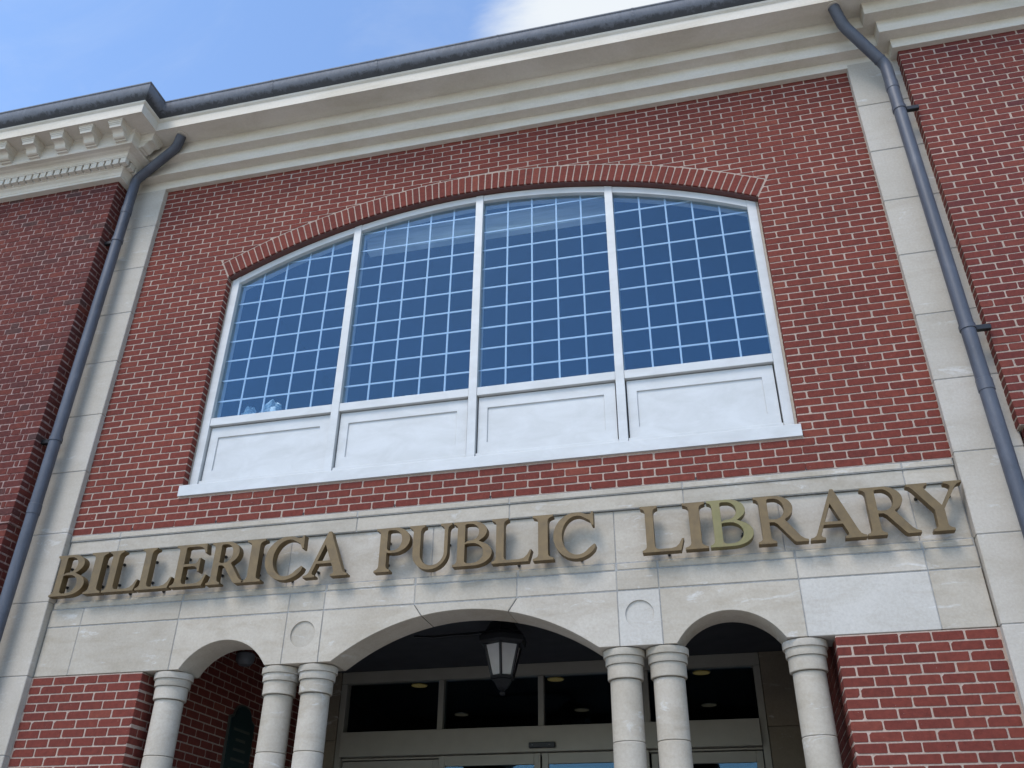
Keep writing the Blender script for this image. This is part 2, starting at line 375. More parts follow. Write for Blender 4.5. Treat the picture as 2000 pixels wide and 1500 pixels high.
def brick_geo(poly, depth, r):
    """poly: convex ccw outline in the wall plane; returns verts (u, w, v) and faces. Worn corners, arris, tilt"""
    if len(poly) == 4:
        o = []
        for i in range(4):
            a, p, d = Vector(poly[i - 1]), Vector(poly[i]), Vector(poly[(i + 1) % 4])
            k = r.uniform(0.003, 0.009)
            if r.random() < 0.06: k *= 2.0
            o.append(p + (a - p).normalized() * min(k, (a - p).length * 0.35)); o.append(p + (d - p).normalized() * min(k * r.uniform(0.6, 1.2), (d - p).length * 0.35))
    else: o = [Vector(p) for p in poly]
    o = [p + Vector((r.uniform(-1, 1), r.uniform(-1, 1))) * 0.0011 for p in o]
    n = len(o); cx = sum((p for p in o), Vector((0, 0))) / n
    tu, tv, off = r.uniform(-0.004, 0.004), r.uniform(-0.010, 0.010), r.uniform(-0.0022, 0.0004)
    face = lambda p: off + (p.x - cx.x) * tu + (p.y - cx.y) * tv
    inn = [p + (cx - p).normalized() * 0.0035 for p in o]
    vs = [(p.x, face(p), p.y) for p in inn] + [(p.x, face(p) + 0.0035, p.y) for p in o] + [(p.x, depth, p.y) for p in o]
    fs = [tuple(range(n))]
    for i in range(n):
        j = (i + 1) % n
        fs.append((j, i, n + i, n + j)); fs.append((n + j, n + i, 2 * n + i, 2 * n + j))
    return vs, fs

class Wall:
    """collects brick outlines on a plane: origin + u*U + v*Z, depth along W"""
    def __init__(s, org, U, W): s.o = Vector(org); s.U = Vector(U); s.W = Vector(W); s.b = []
    def w(s, u, wd, v): return s.o + s.U * u + s.W * wd + Vector((0, 0, v))
    def add(s, poly, depth=0.03, du=0.0):
        if abs(area(poly)) > 0.0004: s.b.append((poly, depth, du))
    def score(s, it):
        poly = it[0]; u = sum(p[0] for p in poly) / len(poly); v = sum(p[1] for p in poly) / len(poly)
        P = s.w(u, it[2], v); q = project(P)
        if not q or not (-5 < q[0] < 2005 and -5 < q[1] < 1505): return -1
        d = (CAM - P); return abs(area(poly)) * d.normalized().dot(-s.W) / d.length_squared
    def build(s, parent, mat, name='brick', limit=300, field='bricks'):
        sc = sorted(range(len(s.b)), key=lambda i: -s.score(s.b[i]))
        single = [i for i in sc[:limit] if s.score(s.b[i]) > 0]; ss = set(single)
        cache = {}; mb = MB(); r = random.Random(len(s.b))
        rot = Matrix(((s.U.x, s.W.x, 0), (s.U.y, s.W.y, 0), (s.U.z, s.W.z, 1)))
        for i, (poly, depth, du) in enumerate(s.b):
            u = sum(p[0] for p in poly) / len(poly); v = sum(p[1] for p in poly) / len(poly)
            loc = s.w(u, du, v); lp = [(p[0] - u, p[1] - v) for p in poly]
            if i in ss:
                key = (tuple((round(a, 3), round(c2, 3)) for a, c2 in lp), depth, r.randrange(5) if len(poly) == 4 else i)
                me = cache.get(key)
                if me is None:
                    vs, fs = brick_geo(lp, depth, r)
                    me = bpy.data.meshes.new(name); me.from_pydata([tuple(rot @ Vector(q)) for q in vs], [], fs)
                    me.materials.append(M[mat]); cache[key] = me
                ob = bpy.data.objects.new(name, me); COL.objects.link(ob); ob.parent = parent; ob.location = loc
            else:
                vs, fs = brick_geo(lp, depth, r)
                mb.add([tuple(loc + rot @ Vector(q)) for q in vs], fs)
        if mb.v:
            ob = mb.build(field, mat, parent); ob['kind'] = 'stuff'

def course_runs(bond, k, u0, u1):
    """brick intervals of one course between u0 and u1 (both are brick ends)"""
    out = []; u = u0; i = 0
    if bond == 'running':
        first = MW if k % 2 == 0 else MW / 2
    while u < u1 - 0.02:
        if bond == 'running': L = first if i == 0 else MW
        elif k % 2 == 0: L = MW if i % 2 == 0 else MW / 2
        else: L = MW / 2 if i == 0 else (MW / 4 if i == 1 else (MW if i % 2 == 0 else MW / 2))
        e = min(u + L, u1 + J)
        if e - u > 0.032: out.append((u, e - J))
        u += L; i += 1
    return out

W2 = 36 * MW / 2 - 0.005          # half width of the brick panel
NC = 62
OPEN = 2.642; SPRING = 2.74; CROWN = 3.37
R0 = (OPEN ** 2 + (CROWN - SPRING) ** 2) / (2 * (CROWN - SPRING)); ZC = CROWN - R0
R1 = R0 + 0.205
SILL0, SILL1 = 0.283, 0.387
TH = math.asin(OPEN / R0)

# --- wall above the arcade with the window opening
main = MB()
def arc_z(x, R): return ZC + math.sqrt(max(R * R - x * x, 0))
FY = 0.0022                         # mortar sits just behind the brick face
def quad_wall(mb, x0, x1, z0, z1, y): mb.add([(x0, y, z0), (x1, y, z0), (x1, y, z1), (x0, y, z1)], [(0, 1, 2, 3)])
ox = OPEN + 0.004
quad_wall(main, -W2 - 0.03, -ox, -0.003, 4.25, FY); quad_wall(main, ox, W2 + 0.03, -0.003, 4.25, FY)
quad_wall(main, -ox, ox, -0.003, SILL0 + 0.01, FY)
seg = 48
for i in range(seg):
    xa, xb = -ox + 2 * ox * i / seg, -ox + 2 * ox * (i + 1) / seg
    za, zb = arc_z(xa, R0 + 0.004), arc_z(xb, R0 + 0.004)
    main.add([(xa, FY, za), (xb, FY, zb), (xb, FY, 4.25), (xa, FY, 4.25)], [(0, 1, 2, 3)])
    main.add([(xa, FY, za), (xb, FY, zb), (xb, 0.13, zb), (xa, 0.13, za)], [(0, 1, 2, 3)])
for sx in (-1, 1):
    x = sx * ox; main.add([(x, FY, SILL0), (x, 0.13, SILL0), (x, 0.13, SPRING), (x, FY, SPRING)], [(0, 1, 2, 3)])
wall = main.build('brick_wall', 'mortar', B)
WL = Wall((0, 0, 0), (1, 0, 0), (0, 1, 0))
ARCN = Vector((OPEN, SPRING - ZC)).normalized()
for k in range(NC):
    z0 = k * MH + 0.004; z1 = z0 + MH - J
    for (a, e) in course_runs('running', k, -W2, W2):
        jit = rng.uniform(-0.002, 0.002); zj = rng.uniform(-0.0012, 0.0012)
        if abs(e + OPEN) < 0.02: e = -OPEN + 0.003; jit = 0
        if abs(a - OPEN) < 0.02: a = OPEN - 0.003; jit = 0
        poly = rect(a + jit, e + jit, z0 + zj, z1 + zj)
        depth = 0.03
        if z1 < SILL0 + 0.03 and not (z1 > SILL0 - 0.002): pass
        if z0 < SPRING + 0.25:
            lim = OPEN if z1 > SILL1 else (2.660 if z1 > SILL0 - 0.002 else 0)
            if lim and z0 < SPRING - 0.01:
                mid = (a + e) / 2
                if mid < 0 and e > -lim: poly = clip(poly, (-lim, 0), (-1, 0))
                elif mid >= 0 and a < lim: poly = clip(poly, (lim, 0), (1, 0))
                if len(poly) < 3: continue
                if lim == OPEN and min(abs(abs(p[0]) - OPEN) for p in poly) < 0.03: depth = 0.115
        # keep clear of the arch ring
        ok = True
        if z1 > SPRING - 0.01:
            pts = list(poly); Rk = R1 + 0.011
            inside = [math.hypot(p[0], p[1] - ZC) < Rk and abs(math.atan2(p[0], p[1] - ZC)) < TH + 0.004 for p in pts]
            if any(inside) or (a < 0 < e and z0 < ZC + Rk):
                sg = 1 if (a + e) > 0 else -1; tdir = (sg * math.cos(TH), -math.sin(TH))
                side = clip(poly, (sg * OPEN + tdir[0] * 0.011, SPRING + tdir[1] * 0.011), tdir)
                mx_ = sum(p[0] for p in pts) / len(pts)
                ang = math.atan2(mx_, (z0 + z1) / 2 - ZC)
                nrm = (math.sin(ang), math.cos(ang)); over = clip(poly, (nrm[0] * Rk, ZC + nrm[1] * Rk), nrm)
                A_ = abs(area(over)) if len(over) > 2 and abs(ang) < TH + 0.01 else 0.0; B_ = abs(area(side)) if len(side) > 2 else 0.0
                poly = over if A_ >= B_ else side
                ok = max(A_, B_) > 0.0004
        if ok and len(poly) >= 3: WL.add(poly, depth)
WL.build(wall, 'brick', limit=300)
for k in range(1, 9):                # weep holes in the lowest course
    x = -W2 + MW * (k * 4 - 1) - J / 2
    MB().box(x - 0.005, x + 0.005, -0.0012, 0.02, 0.003, 0.026).build('weep_hole', 'black', wall)
# --- flat ring of upright bricks over the window
arch = empty('window_arch', B)
NA = 80
for i in range(NA):
    t0 = -TH + 2 * TH * i / NA; t1 = -TH + 2 * TH * (i + 1) / NA; dj = 0.0058
    poly = []
    for (t, R) in ((t0 + dj / R0, R0 + 0.001), (t1 - dj / R0, R0 + 0.001), (t1 - dj / R1, R1 + rng.uniform(-0.003, 0.003)), (t0 + dj / R1, R1 + rng.uniform(-0.003, 0.003))):
        poly.append((R * math.sin(t), ZC + R * math.cos(t)))
    cx = sum(p[0] for p in poly) / 4; cz = sum(p[1] for p in poly) / 4
    vs, fs = brick_geo([(p[0] - cx, p[1] - cz) for p in poly], 0.118, rng)
    mb = MB().add([(v[0] + cx, v[1], v[2] + cz) for v in vs], fs); mb.build('brick', 'brick', arch)

lp_ = [(R0 - 0.0005, t) for t in [-TH + 2 * TH * i / 48 for i in range(49)]]
ring = [((R0 - 0.0008) * math.sin(t), ZC + (R0 - 0.0008) * math.cos(t)) for _, t in lp_]
ring2 = [((R0 - 0.0075) * math.sin(t), ZC + (R0 - 0.0075) * math.cos(t)) for _, t in lp_]
MB().prism([ring2 + ring[::-1]], 0.014, 0.13).build('lintel_plate', 'lintel', B)
# --- projecting brick wings
def wing(sx, x_in, yf, mat, mort, bond, steps, width=3.2):
    """sx: -1 wing towards -x, +1 towards +x; x_in: |x| of the return; yf: face plane"""
    mb = MB(); ztop = 4.14
    zs = [(steps[-1][0] if steps else GZ, ztop)]
    levels = [(s0, d) for s0, d in steps]          # (z below which set back by d)
    segs = []; zhi = ztop; off = 0.0
    for z, d in levels: segs.append((z, zhi, off)); zhi = z; off = d
    segs.append((GZ, zhi, off))
    for (z0, z1, d) in segs:
        xi = x_in + d; y = yf + d
        xa, xb = sorted((sx * (xi + 0.0025), sx * (xi + width + 3)))
        mb.box(xa, xb, y + 0.0025, 0.8, z0 - 0.001, z1)
    wl = mb.build('brick_wing', mort, B)
    Wf = Wall((0, 0, 0), (1, 0, 0), (0, 1, 0)); Wr = Wall((0, 0, 0), (0, 1, 0), (-sx * -1, 0, 0) if sx > 0 else (-1, 0, 0))
    Wr.W = Vector((sx, 0, 0)); Wr.U = Vector((0, 1, 0)) if sx < 0 else Vector((0, 1, 0))
    k0 = int(GZ / MH) - 1
    for k in range(k0, int(ztop / MH)):
        z0 = k * MH + 0.004; z1 = z0 + MH - J; zm = (z0 + z1) / 2
        d = 0.0
        for z, dd in levels:
            if zm < z: d = dd
        xi = x_in + d; yy = yf + d
        for (a, e) in course_runs(bond, k, 0, width):
            jit = rng.uniform(-0.003, 0.003) if a > 0.01 else 0; zj = rng.uniform(-0.0015, 0.0015)
            u0, u1 = sorted((sx * (xi + a + jit), sx * (xi + e + jit)))
            depth = 0.03
            if a < 0.01: depth = 0.095 if (k % 2 == 0) else 0.193
            dd = min(depth, 0.02 - yy) if a < 0.01 else depth
            Wf.add(rect(u0, u1, z0 + zj, z1 + zj), dd, yy)
            if a < 0.01:
                y = yy + depth + J
                while y < -0.01:
                    e2 = min(y + 0.193, 0.02)
                    if e2 - y > 0.03:
                        Wr.add([(y, z0), (e2, z0), (e2, z1), (y, z1)] if True else None, 0.03, sx * xi * sx)
                    y = e2 + J
    Wf.build(wl, mat, limit=300)
    # returns
    mb = MB(); r = random.Random(3)
    for (poly, depth, du) in Wr.b:
        vs, fs = brick_geo(poly, depth, r)
        mb.add([(sx * (du + v[1]), v[0], v[2]) for v in vs], fs)
    if mb.v:
        o2 = mb.build('return_bricks', mat, wl); o2['kind'] = 'stuff'
    return wl
wing(-1, 4.10, -0.28, 'brick_old', 'mortar_old', 'flemish', [(0.06, 0.015)], 4.2)
wing(1, 4.10, -0.15, 'brick_wing', 'mortar', 'running', [(0.135, 0.03), (0.0, 0.06)], 3.4)

# --- brick piers of the porch and its side walls
STB = -1.225                       # underside of the arcade stones
for sx in (-1, 1):
    mb = MB(); x0, x1 = sorted((sx * 2.6325, sx * 3.66)); mb.box(x0, x1, 0.0025, 2.95, GZ, STB - 0.003)
    x0, x1 = sorted((sx * 2.6325, sx * 3.4)); mb.box(x0, x1, 0.313, 2.95, STB + 0.0, -0.55)
    pier = mb.build('brick_pier', 'mortar', B)
    Wf = Wall((0, 0, 0), (1, 0, 0), (0, 1, 0)); Wr = []
    ncp = int((STB - GZ) / MH) + 1
    for k in range(-9, 0):
        z1 = STB - 0.012 - k * MH; z0 = z1 - MH + J; y = 0.318 - (0.1 if k % 2 else 0.0)
        while y < 2.86:
            e2 = min(y + 0.193, 2.9)
            if e2 > 0.36: Wr.append((max(y, 0.318), e2, z0, z1))
            y = e2 + J
    for k in range(ncp):
        z1 = STB - 0.012 - k * MH; z0 = z1 - MH + J
        for (a, e) in course_runs('running', k, 0, 5 * MW + 0.0):
            u0, u1 = sorted((sx * (2.63 + a), sx * (2.63 + min(e, 1.02))))
            jit = rng.uniform(-0.002, 0.002); corner = a < 0.01
            depth = (0.095 if k % 2 == 0 else 0.193) if corner else 0.03
            if not corner: u0 += jit; u1 += jit
            Wf.add(rect(u0, u1, z0, z1), depth, 0.0)
            if corner:
                y = depth + J
                while y < 2.86:
                    e2 = min(y + 0.193, 2.9); Wr.append((y, e2, z0, z1)); y = e2 + J
    Wf.build(pier, 'brick', limit=300)
    vis = sorted(Wr, key=lambda q: -(q[3] if sx < 0 else q[3]))
    mb = MB(); r = random.Random(5); made = 0
    for (y0, y1, z0, z1) in Wr:
        cy, cz = (y0 + y1) / 2, (z0 + z1) / 2
        vs, fs = brick_geo(rect(y0 - cy, y1 - cy, z0 - cz, z1 - cz), 0.03, r)
        vs = [(sx * v[1], v[0], v[2]) for v in vs]
        q = project((sx * 2.63, cy, cz))
        if sx < 0 and q and 330 < q[0] < 530 and 1240 < q[1] < 1510 and made < 220:
            made += 1; o2 = MB().add(vs, fs).build('brick', 'brick', pier); o2.location = (sx * 2.63, cy, cz)
        else: mb.add([(v[0] + sx * 2.63, v[1] + cy, v[2] + cz) for v in vs], fs)
    o2 = mb.build('return_bricks', 'brick', pier); o2['kind'] = 'stuff'

# ------------------------------------------------------------------ limestone
fr = MB().box(-3.66, 3.66, 0.045, 0.28, -0.826, -0.004).build('frieze_backing', 'joint', B)
frieze = empty('stone_frieze', B)
def stones(zb, zt, y, xs, mat='stone', yb=0.10, c=0.004, gap=0.003, special=None, nm='stone_block', par=None):
    MB().box(xs[0], xs[-1], y + 0.0045, yb - 0.01, zb - 0.001, zt + 0.001).build('mortar_bed', 'joint', par or frieze)
    for i in range(len(xs) - 1):
        mm = (special or {}).get(i, mat)
        MB().box(xs[i] + gap, xs[i + 1] - gap, y + rng.uniform(-0.0012, 0.0012), yb, zb + gap * 0.8, zt - gap * 0.8, c).build(nm, mm, par or frieze)
XE = 3.648
stones(-0.058, -0.006, -0.004, [-XE, -3.15, -0.93, 0.36, 1.72, 3.30, XE], c=0.006)             # thin top fillet
stones(-0.182, -0.060, 0.008, [-XE, -3.15, -0.93, 0.36, 1.72, 3.30, XE])
stones(-0.604, -0.186, 0.030, [-XE, -1.50, -0.27, 1.18, 2.40, 3.31, XE], c=0.003)               # field behind the letters
stones(-0.668, -0.604, 0.012, [-XE, -2.41, -1.135, -0.39, 0.43, 1.18, 1.485, 2.46, 3.31, XE], c=0.010)
VJ = [-XE, -3.33, -2.41, -1.44, -1.135, -0.385, 0.425, 1.18, 1.485, 2.46, 3.31, XE]
stones(-0.818, -0.670, 0.004, VJ)
arcade = empty('stone_arcade', B)
def arc_pts(cx, hw, zs, rise, n, xa, xb):
    Rr = (hw * hw + rise * rise) / (2 * rise); zc = zs + rise - Rr
    r = []
    for i in range(n + 1):
        x = xa + (xb - xa) * i / n
        r.append((x, zc + math.sqrt(max(Rr * Rr - (x - cx) ** 2, 0))))
    return r
AZ0, AZ1 = STB, -0.822; g_ = 0.003
def arcz(x): R_ = (1.03 ** 2 + 0.34 ** 2) / 0.68; return STB + 0.34 - R_ + math.sqrt(R_ * R_ - x * x)
for i, x in enumerate(VJ[1:-1]):
    if i in (4, 5):
        xe = -0.322 if i == 4 else 0.358; lo = [(xe - 0.004, arcz(xe) + 0.007), (xe + 0.004, arcz(xe) + 0.007)]
    else: lo = [(x - 0.004, AZ0 + 0.006), (x + 0.004, AZ0 + 0.006)]
    MB().prism([lo + [(x + 0.004, AZ1 + 0.004), (x - 0.004, AZ1 + 0.004)]], 0.0095, 0.304).build('mortar_joint', 'joint', arcade)
MB().box(-XE, XE, 0.009, 0.1, AZ1 - 0.004, AZ1 + 0.0045).build('mortar_joint', 'joint', arcade)
for i in range(len(VJ) - 1):
    xa, xb = VJ[i] + g_, VJ[i + 1] - g_
    y = 0.004 + rng.uniform(-0.0012, 0.0012)
    mat = 'stone_new' if i == 9 else 'stone'
    if i in (0, 1, 9, 10):
        MB().box(xa, xb, y, 0.31, AZ0 + g_, AZ1 - g_, 0.004).build('stone_block', mat, arcade)
    elif i in (2, 8):
        cx = 1.95 * (1 if i > 5 else -1); hw = 0.37
        low = [(xa, AZ0 + g_), (cx - hw, AZ0 + g_)] + arc_pts(cx, hw, STB, 0.215, 26, cx - hw + 0.001, cx + hw - 0.001)[1:-1] + [(cx + hw, AZ0 + g_), (xb, AZ0 + g_)]
        MB().prism([low + [(xb, AZ1 - g_), (xa, AZ1 - g_)]], y, 0.31, 0.006).build('arch_stone', mat, arcade)
    elif i in (3, 7):
        cx, cz, rr = (xa + xb) / 2, -1.0, 0.102
        hole = [(cx + rr * math.cos(-t * 2 * math.pi / 40), cz + rr * math.sin(-t * 2 * math.pi / 40)) for t in range(40)]
        mm = 'stone_new' if i == 7 else 'stone'
        MB().prism([rect(xa, xb, AZ0 + g_, AZ1 - g_), hole], y, 0.31, 0.004).build('medallion_stone', mm, arcade)
        dsc = [(cx + (rr + 0.004) * math.cos(t * 2 * math.pi / 40), cz + (rr + 0.004) * math.sin(t * 2 * math.pi / 40)) for t in range(40)]
        MB().prism([dsc], y + 0.012, 0.29).build('medallion', mm, arcade)
    else:
        n = 22; hw = 1.03
        xl = max(xa, -hw + 0.001); xr = min(xb, hw - 0.001)
        if i == 4:   low = [(xa, AZ0 + g_), (-hw, AZ0 + g_)] + arc_pts(0, hw, STB, 0.34, n, xl, -0.325)[1:]; top = [(xb, AZ1 - g_), (xa, AZ1 - g_)]
        elif i == 5: low = arc_pts(0, hw, STB, 0.34, n, -0.319, 0.355); top = [(xb, AZ1 - g_), (xa, AZ1 - g_)]
        else:        low = arc_pts(0, hw, STB, 0.34, n, 0.361, xr)[:-1] + [(hw, AZ0 + g_), (xb, AZ0 + g_)]; top = [(xb, AZ1 - g_), (xa, AZ1 - g_)]
        MB().prism([low + top], y, 0.31, 0.006).build('arch_stone', mat, arcade)

# pilasters of stacked blocks
PJ = [GZ, -3.65, -3.04, -2.43, -1.83, -1.225, -0.61, 0.015, 0.62, 1.22, 1.825, 2.42, 3.005, 3.585, 4.16]
for sx in (-1, 1):
    pl = empty('pilaster', B)
    a, e = sorted((sx * 3.66, sx * 4.115))
    MB().box(a, e, -0.050, 0.12, GZ, 4.15).build('joint_backing', 'joint', pl)
    a, e = sorted((sx * 3.6555, sx * 4.12))
    for i in range(len(PJ) - 1):
        MB().box(a, e, -0.055 + rng.uniform(-0.001, 0.001), 0.13, PJ[i] + 0.0025, PJ[i + 1] - 0.0025, 0.005).build('stone_block', 'stone_pilaster', pl)

# columns
for x in (-2.44, -1.495, -1.19, 1.19, 1.495, 2.44):
    c = empty('column', B, (x, 0.155, FZ))
    z = lambda v: v - FZ
    MB().lathe([(0.150, z(-1.276)), (0.152, z(-1.272)), (0.152, z(-1.231)), (0.149, z(-1.228))], 0, 0, 48).build('abacus', 'stone', c, True)
    MB().lathe([(0.137, z(-1.332)), (0.139, z(-1.328)), (0.139, z(-1.278))], 0, 0, 48).build('capital_ring', 'stone', c, True)
    MB().lathe([(0.124, z(-1.430)), (0.127, z(-1.426)), (0.127, z(-1.335))], 0, 0, 48).build('neck', 'stone', c, True)
    zz = [-1.433, -1.846, -2.45, -3.05, -3.62]
    for i in range(4):
        r0 = 0.1115 + 0.0015 * i
        MB().lathe([(r0 - 0.004, z(zz[i + 1] + 0.002)), (r0, z(zz[i + 1] + 0.006)), (r0 - 0.001, z(zz[i] - 0.006)), (r0 - 0.005, z(zz[i] - 0.001))], 0, 0, 48).build('shaft', 'stone', c, True)
    MB().lathe([(0.155, 0.0), (0.155, 0.09), (0.135, 0.10), (0.135, 0.15), (0.118, 0.175)], 0, 0, 48).build('base', 'stone', c, True)

# ------------------------------------------------------------------ cornices and gutter
main_prof = [(-0.05, 4.113), (0.055, 4.113), (0.055, 4.228), (0.161, 4.231), (0.161, 4.378), (0.165, 4.384), (0.271, 4.386), (0.271, 4.545), (0.505, 4.545), (0.507, 4.541), (0.515, 4.541),
             (0.515, 4.648), (0.505, 4.652), (0.505, 4.672), (0.522, 4.690), (0.535, 4.735), (0.10, 4.735)]
path_main = [(-4.2, 0.0), (4.10, 0.0), (4.10, -0.15), (8.0, -0.15)]
MB().sweep(main_prof, path_main).build('cornice', 'cornice', B)
gut = [(0.515, 4.700), (0.530, 4.712), (0.548, 4.728), (0.575, 4.752), (0.596, 4.785), (0.606, 4.82), (0.609, 4.856), (0.617, 4.860), (0.619, 4.872), (0.611, 4.878), (0.600, 4.872), (0.45, 4.86), (0.2, 4.9), (0.2, 4.75)]
gu = MB(); gu.sweep(gut, [(-4.6, 0.0), (4.10, 0.0), (4.10, -0.15), (8.0, -0.15)])
gut2 = [(o, z + 0.0012) for o, z in gut]
gu.sweep(gut2, [(-9.0, -0.28), (-4.10, -0.28), (-4.10, 0.25)])
gobj = gu.build('gutter', 'gutter', B, True)
for i, x in enumerate((-2.2, -1.0, 0.32, 1.7, 2.9)):
    MB().sweep([(o + 0.004, z - 0.001) for o, z in gut[1:9]] + [(o - 0.004, z) for o, z in reversed(gut[1:9])], [(x, 0.0), (x + 0.022, 0.0)]).build('gutter_seam', 'gutter', gobj)
# carved cornice of the older wing
P2 = [(-0.05, 4.112), (0.066, 4.112), (0.066, 4.140), (0.072, 4.146), (0.074, 4.156), (0.082, 4.172), (0.096, 4.184), (0.104, 4.190), (0.106, 4.200), (0.118, 4.204), (0.118, 4.288),
      (0.172, 4.290), (0.174, 4.302), (0.180, 4.306), (0.184, 4.318), (0.190, 4.330), (0.206, 4.342), (0.232, 4.347), (0.240, 4.352), (0.250, 4.354), (0.292, 4.355), (0.294, 4.362), (0.298, 4.366), (0.298, 4.522), (0.304, 4.528), (0.312, 4.549),
      (0.505, 4.549), (0.507, 4.544), (0.512, 4.544), (0.512, 4.655), (0.505, 4.66), (0.505, 4.675), (0.522, 4.693), (0.533, 4.735), (0.10, 4.735)]
WP = [(-9.0, -0.28), (-4.10, -0.28), (-4.10, 0.1)]
orn = MB().sweep(P2, WP).build('bracketed_cornice', 'cornice', B)
# dentils
dm = None
for i in range(26):
    xr = -3.932 - i * 0.0935
    MB().box(xr - 0.070, xr, -0.28 - 0.170, -0.28 - 0.11, 4.212, 4.2875, 0.002).build('dentil', 'cornice', orn)
for i in range(2):
    y = -0.36 + i * 0.0935
    MB().box(-3.99, -3.93, y, y + 0.070, 4.212, 4.2875, 0.002).build('dentil', 'cornice', orn)
# modillions: scrolled bracket under the soffit
def modillion(ox_, oy_, ang):
    wd = 0.066
    prof = [(0.0, 4.378), (0.028, 4.378), (0.034, 4.392), (0.052, 4.389), (0.068, 4.396), (0.079, 4.410), (0.085, 4.426), (0.094, 4.440), (0.108, 4.450), (0.124, 4.455), (0.124, 4.4575), (0.0, 4.4575)]
    ca, sa = math.cos(ang), math.sin(ang)
    def tf(x, y, z): return (ox_ + x * ca - y * sa, oy_ + x * sa + y * ca, z)
    mb = MB()
    for lay, (h, pr) in enumerate(((wd, prof),)):
        o = len(mb.v); n = len(pr)
        for sx2 in (-1, 1):
            for (k, z) in pr: mb.v.append(tf(sx2 * h, -k, z))
        mb.f.append(tuple(o + j for j in range(n))); mb.f.append(tuple(o + n + j for j in range(n - 1, -1, -1)))
        for j in range(n):
            j2 = (j + 1) % n; mb.f.append((o + j, o + j2, o + n + j2, o + n + j))
    for (h, k, z0, z1) in ((0.070, 0.158, 4.4575, 4.494), (0.077, 0.166, 4.494, 4.512), (0.084, 0.175, 4.512, 4.530), (0.091, 0.184, 4.530, 4.5495)):
        o = len(mb.v)
        for zz2 in (z0, z1):
            kk = 0.004 if zz2 == z1 else 0
            for (x, y) in ((-h - kk, 0), (h + kk, 0), (h + kk, -k - kk), (-h - kk, -k - kk)): mb.v.append(tf(x, y, zz2))
        mb.f += [(o, o + 3, o + 2, o + 1), (o + 4, o + 5, o + 6, o + 7)] + [(o + j, o + (j + 1) % 4, o + 4 + (j + 1) % 4, o + 4 + j) for j in range(4)]
    mb.build('modillion', 'cornice', orn)
for i in range(8): modillion(-3.93 - 0.368 * i, -0.28 - 0.296, 0.0)
modillion(-4.10 + 0.296, -0.40, math.pi / 2)
# roof behind the gutter
MB().add([(-9, -0.55, 4.84), (9, -0.55, 4.84), (9, 7, 7.5), (-9, 7, 7.5), (-9, 7, 4.7), (9, 7, 4.7), (-9, -0.3, 4.70), (9, -0.3, 4.70)], [(0, 1, 2, 3), (3, 2, 5, 4), (4, 5, 7, 6), (6, 7, 1, 0), (0, 3, 4, 6), (1, 7, 5, 2)]).build('roof', 'slate', B)

# ------------------------------------------------------------------ arched window
win = empty('arched_window', B)
WY = 0.068                          # outer face of the frame
def arcstrip(mb, x0, x1, Ra, Rb, y0, y1, n=40):
    lp = [(x0 + (x1 - x0) * i / n, arc_z(x0 + (x1 - x0) * i / n, Ra)) for i in range(n + 1)]
    lp += [(x1 - (x1 - x0) * i / n, arc_z(x1 - (x1 - x0) * i / n, Rb)) for i in range(n + 1)]
    return mb.prism([lp], y0, y1, 0.003)
FO = 2.622; RF = R0 - 0.014; FWD = 0.078
SB = 0.40
cuts = [-FO + FWD, -1.29, 0.0, 1.29, FO - FWD]
for sx in (-1, 1):
    a, e = sorted((sx * (FO - FWD), sx * FO))
    top = [(a, arc_z(a, RF)), (e, arc_z(e, RF))]
    MB().prism([[(a, SB), (e, SB), top[1], top[0]]], WY, 0.21, 0.003).build('jamb', 'white', win)
for i in range(4):
    a = -FO + FWD if i == 0 else cuts[i] + 0.0375; e = FO - FWD if i == 3 else cuts[i + 1] - 0.0375
    arcstrip(MB(), a + 0.0005, e - 0.0005, RF - 0.072, RF, WY + 0.004, 0.21, 24).build('head', 'white', win)
    MB().box(a + 0.0005, e - 0.0005, WY + 0.003, 0.21, 1.022, 1.104, 0.003).build('transom', 'white', win)
    # spandrel panel with a raised field
    MB().prism([rect(a + 0.010, e - 0.010, 0.40, 1.014), [(a + 0.095, 0.572), (a + 0.095, 0.905), (e - 0.11, 0.905), (e - 0.11, 0.572)]], WY + 0.036, 0.16, 0.006).build('panel_frame', 'white', win)
    MB().box(a + 0.088, e - 0.103, WY + 0.049, 0.15, 0.565, 0.912).build('spandrel_panel', 'white', win)
    MB().box(a + 0.0015, e - 0.0015, WY + 0.012, 0.21, 0.402, 0.462, 0.003).build('bottom_rail', 'white', win)
    # insulating glass: one pane with the grille between the sheets
    gy = WY + 0.045
    n = 24; lp = [(a, 1.10)] + [(e, 1.10)] + [(e - (e - a) * k / n, arc_z(e - (e - a) * k / n, RF - 0.070)) for k in range(n + 1)]
    MB().prism([lp], gy, gy + 0.004).build('pane', 'glass', win)
    ww = (e - a) / 5; hm = 0.0078
    for k in range(1, 5):
        x = a + ww * k; MB().box(x - hm, x + hm, gy + 0.012, gy + 0.020, 1.09, arc_z(x, RF - 0.068)).build('muntin', 'muntin', win)
    for k in range(9):
        z = 1.309 + 0.2291 * k
        xa, xb = a, e
        lim2 = (RF - 0.070) ** 2 - (z - ZC) ** 2
        if lim2 <= 0: continue
        lim = math.sqrt(lim2); xa, xb = max(a, -lim), min(e, lim)
        if xb - xa > 0.05: MB().box(xa, xb, gy + 0.0125, gy + 0.0195, z - hm, z + hm).build('muntin', 'muntin', win)
for x in (-1.29, 0.0, 1.29):
    MB().prism([[(x - 0.0375, SB), (x + 0.0375, SB), (x + 0.0375, arc_z(x + 0.0375, RF)), (x - 0.0375, arc_z(x - 0.0375, RF))]], WY - 0.002, 0.21, 0.003).build('mullion', 'white', win)
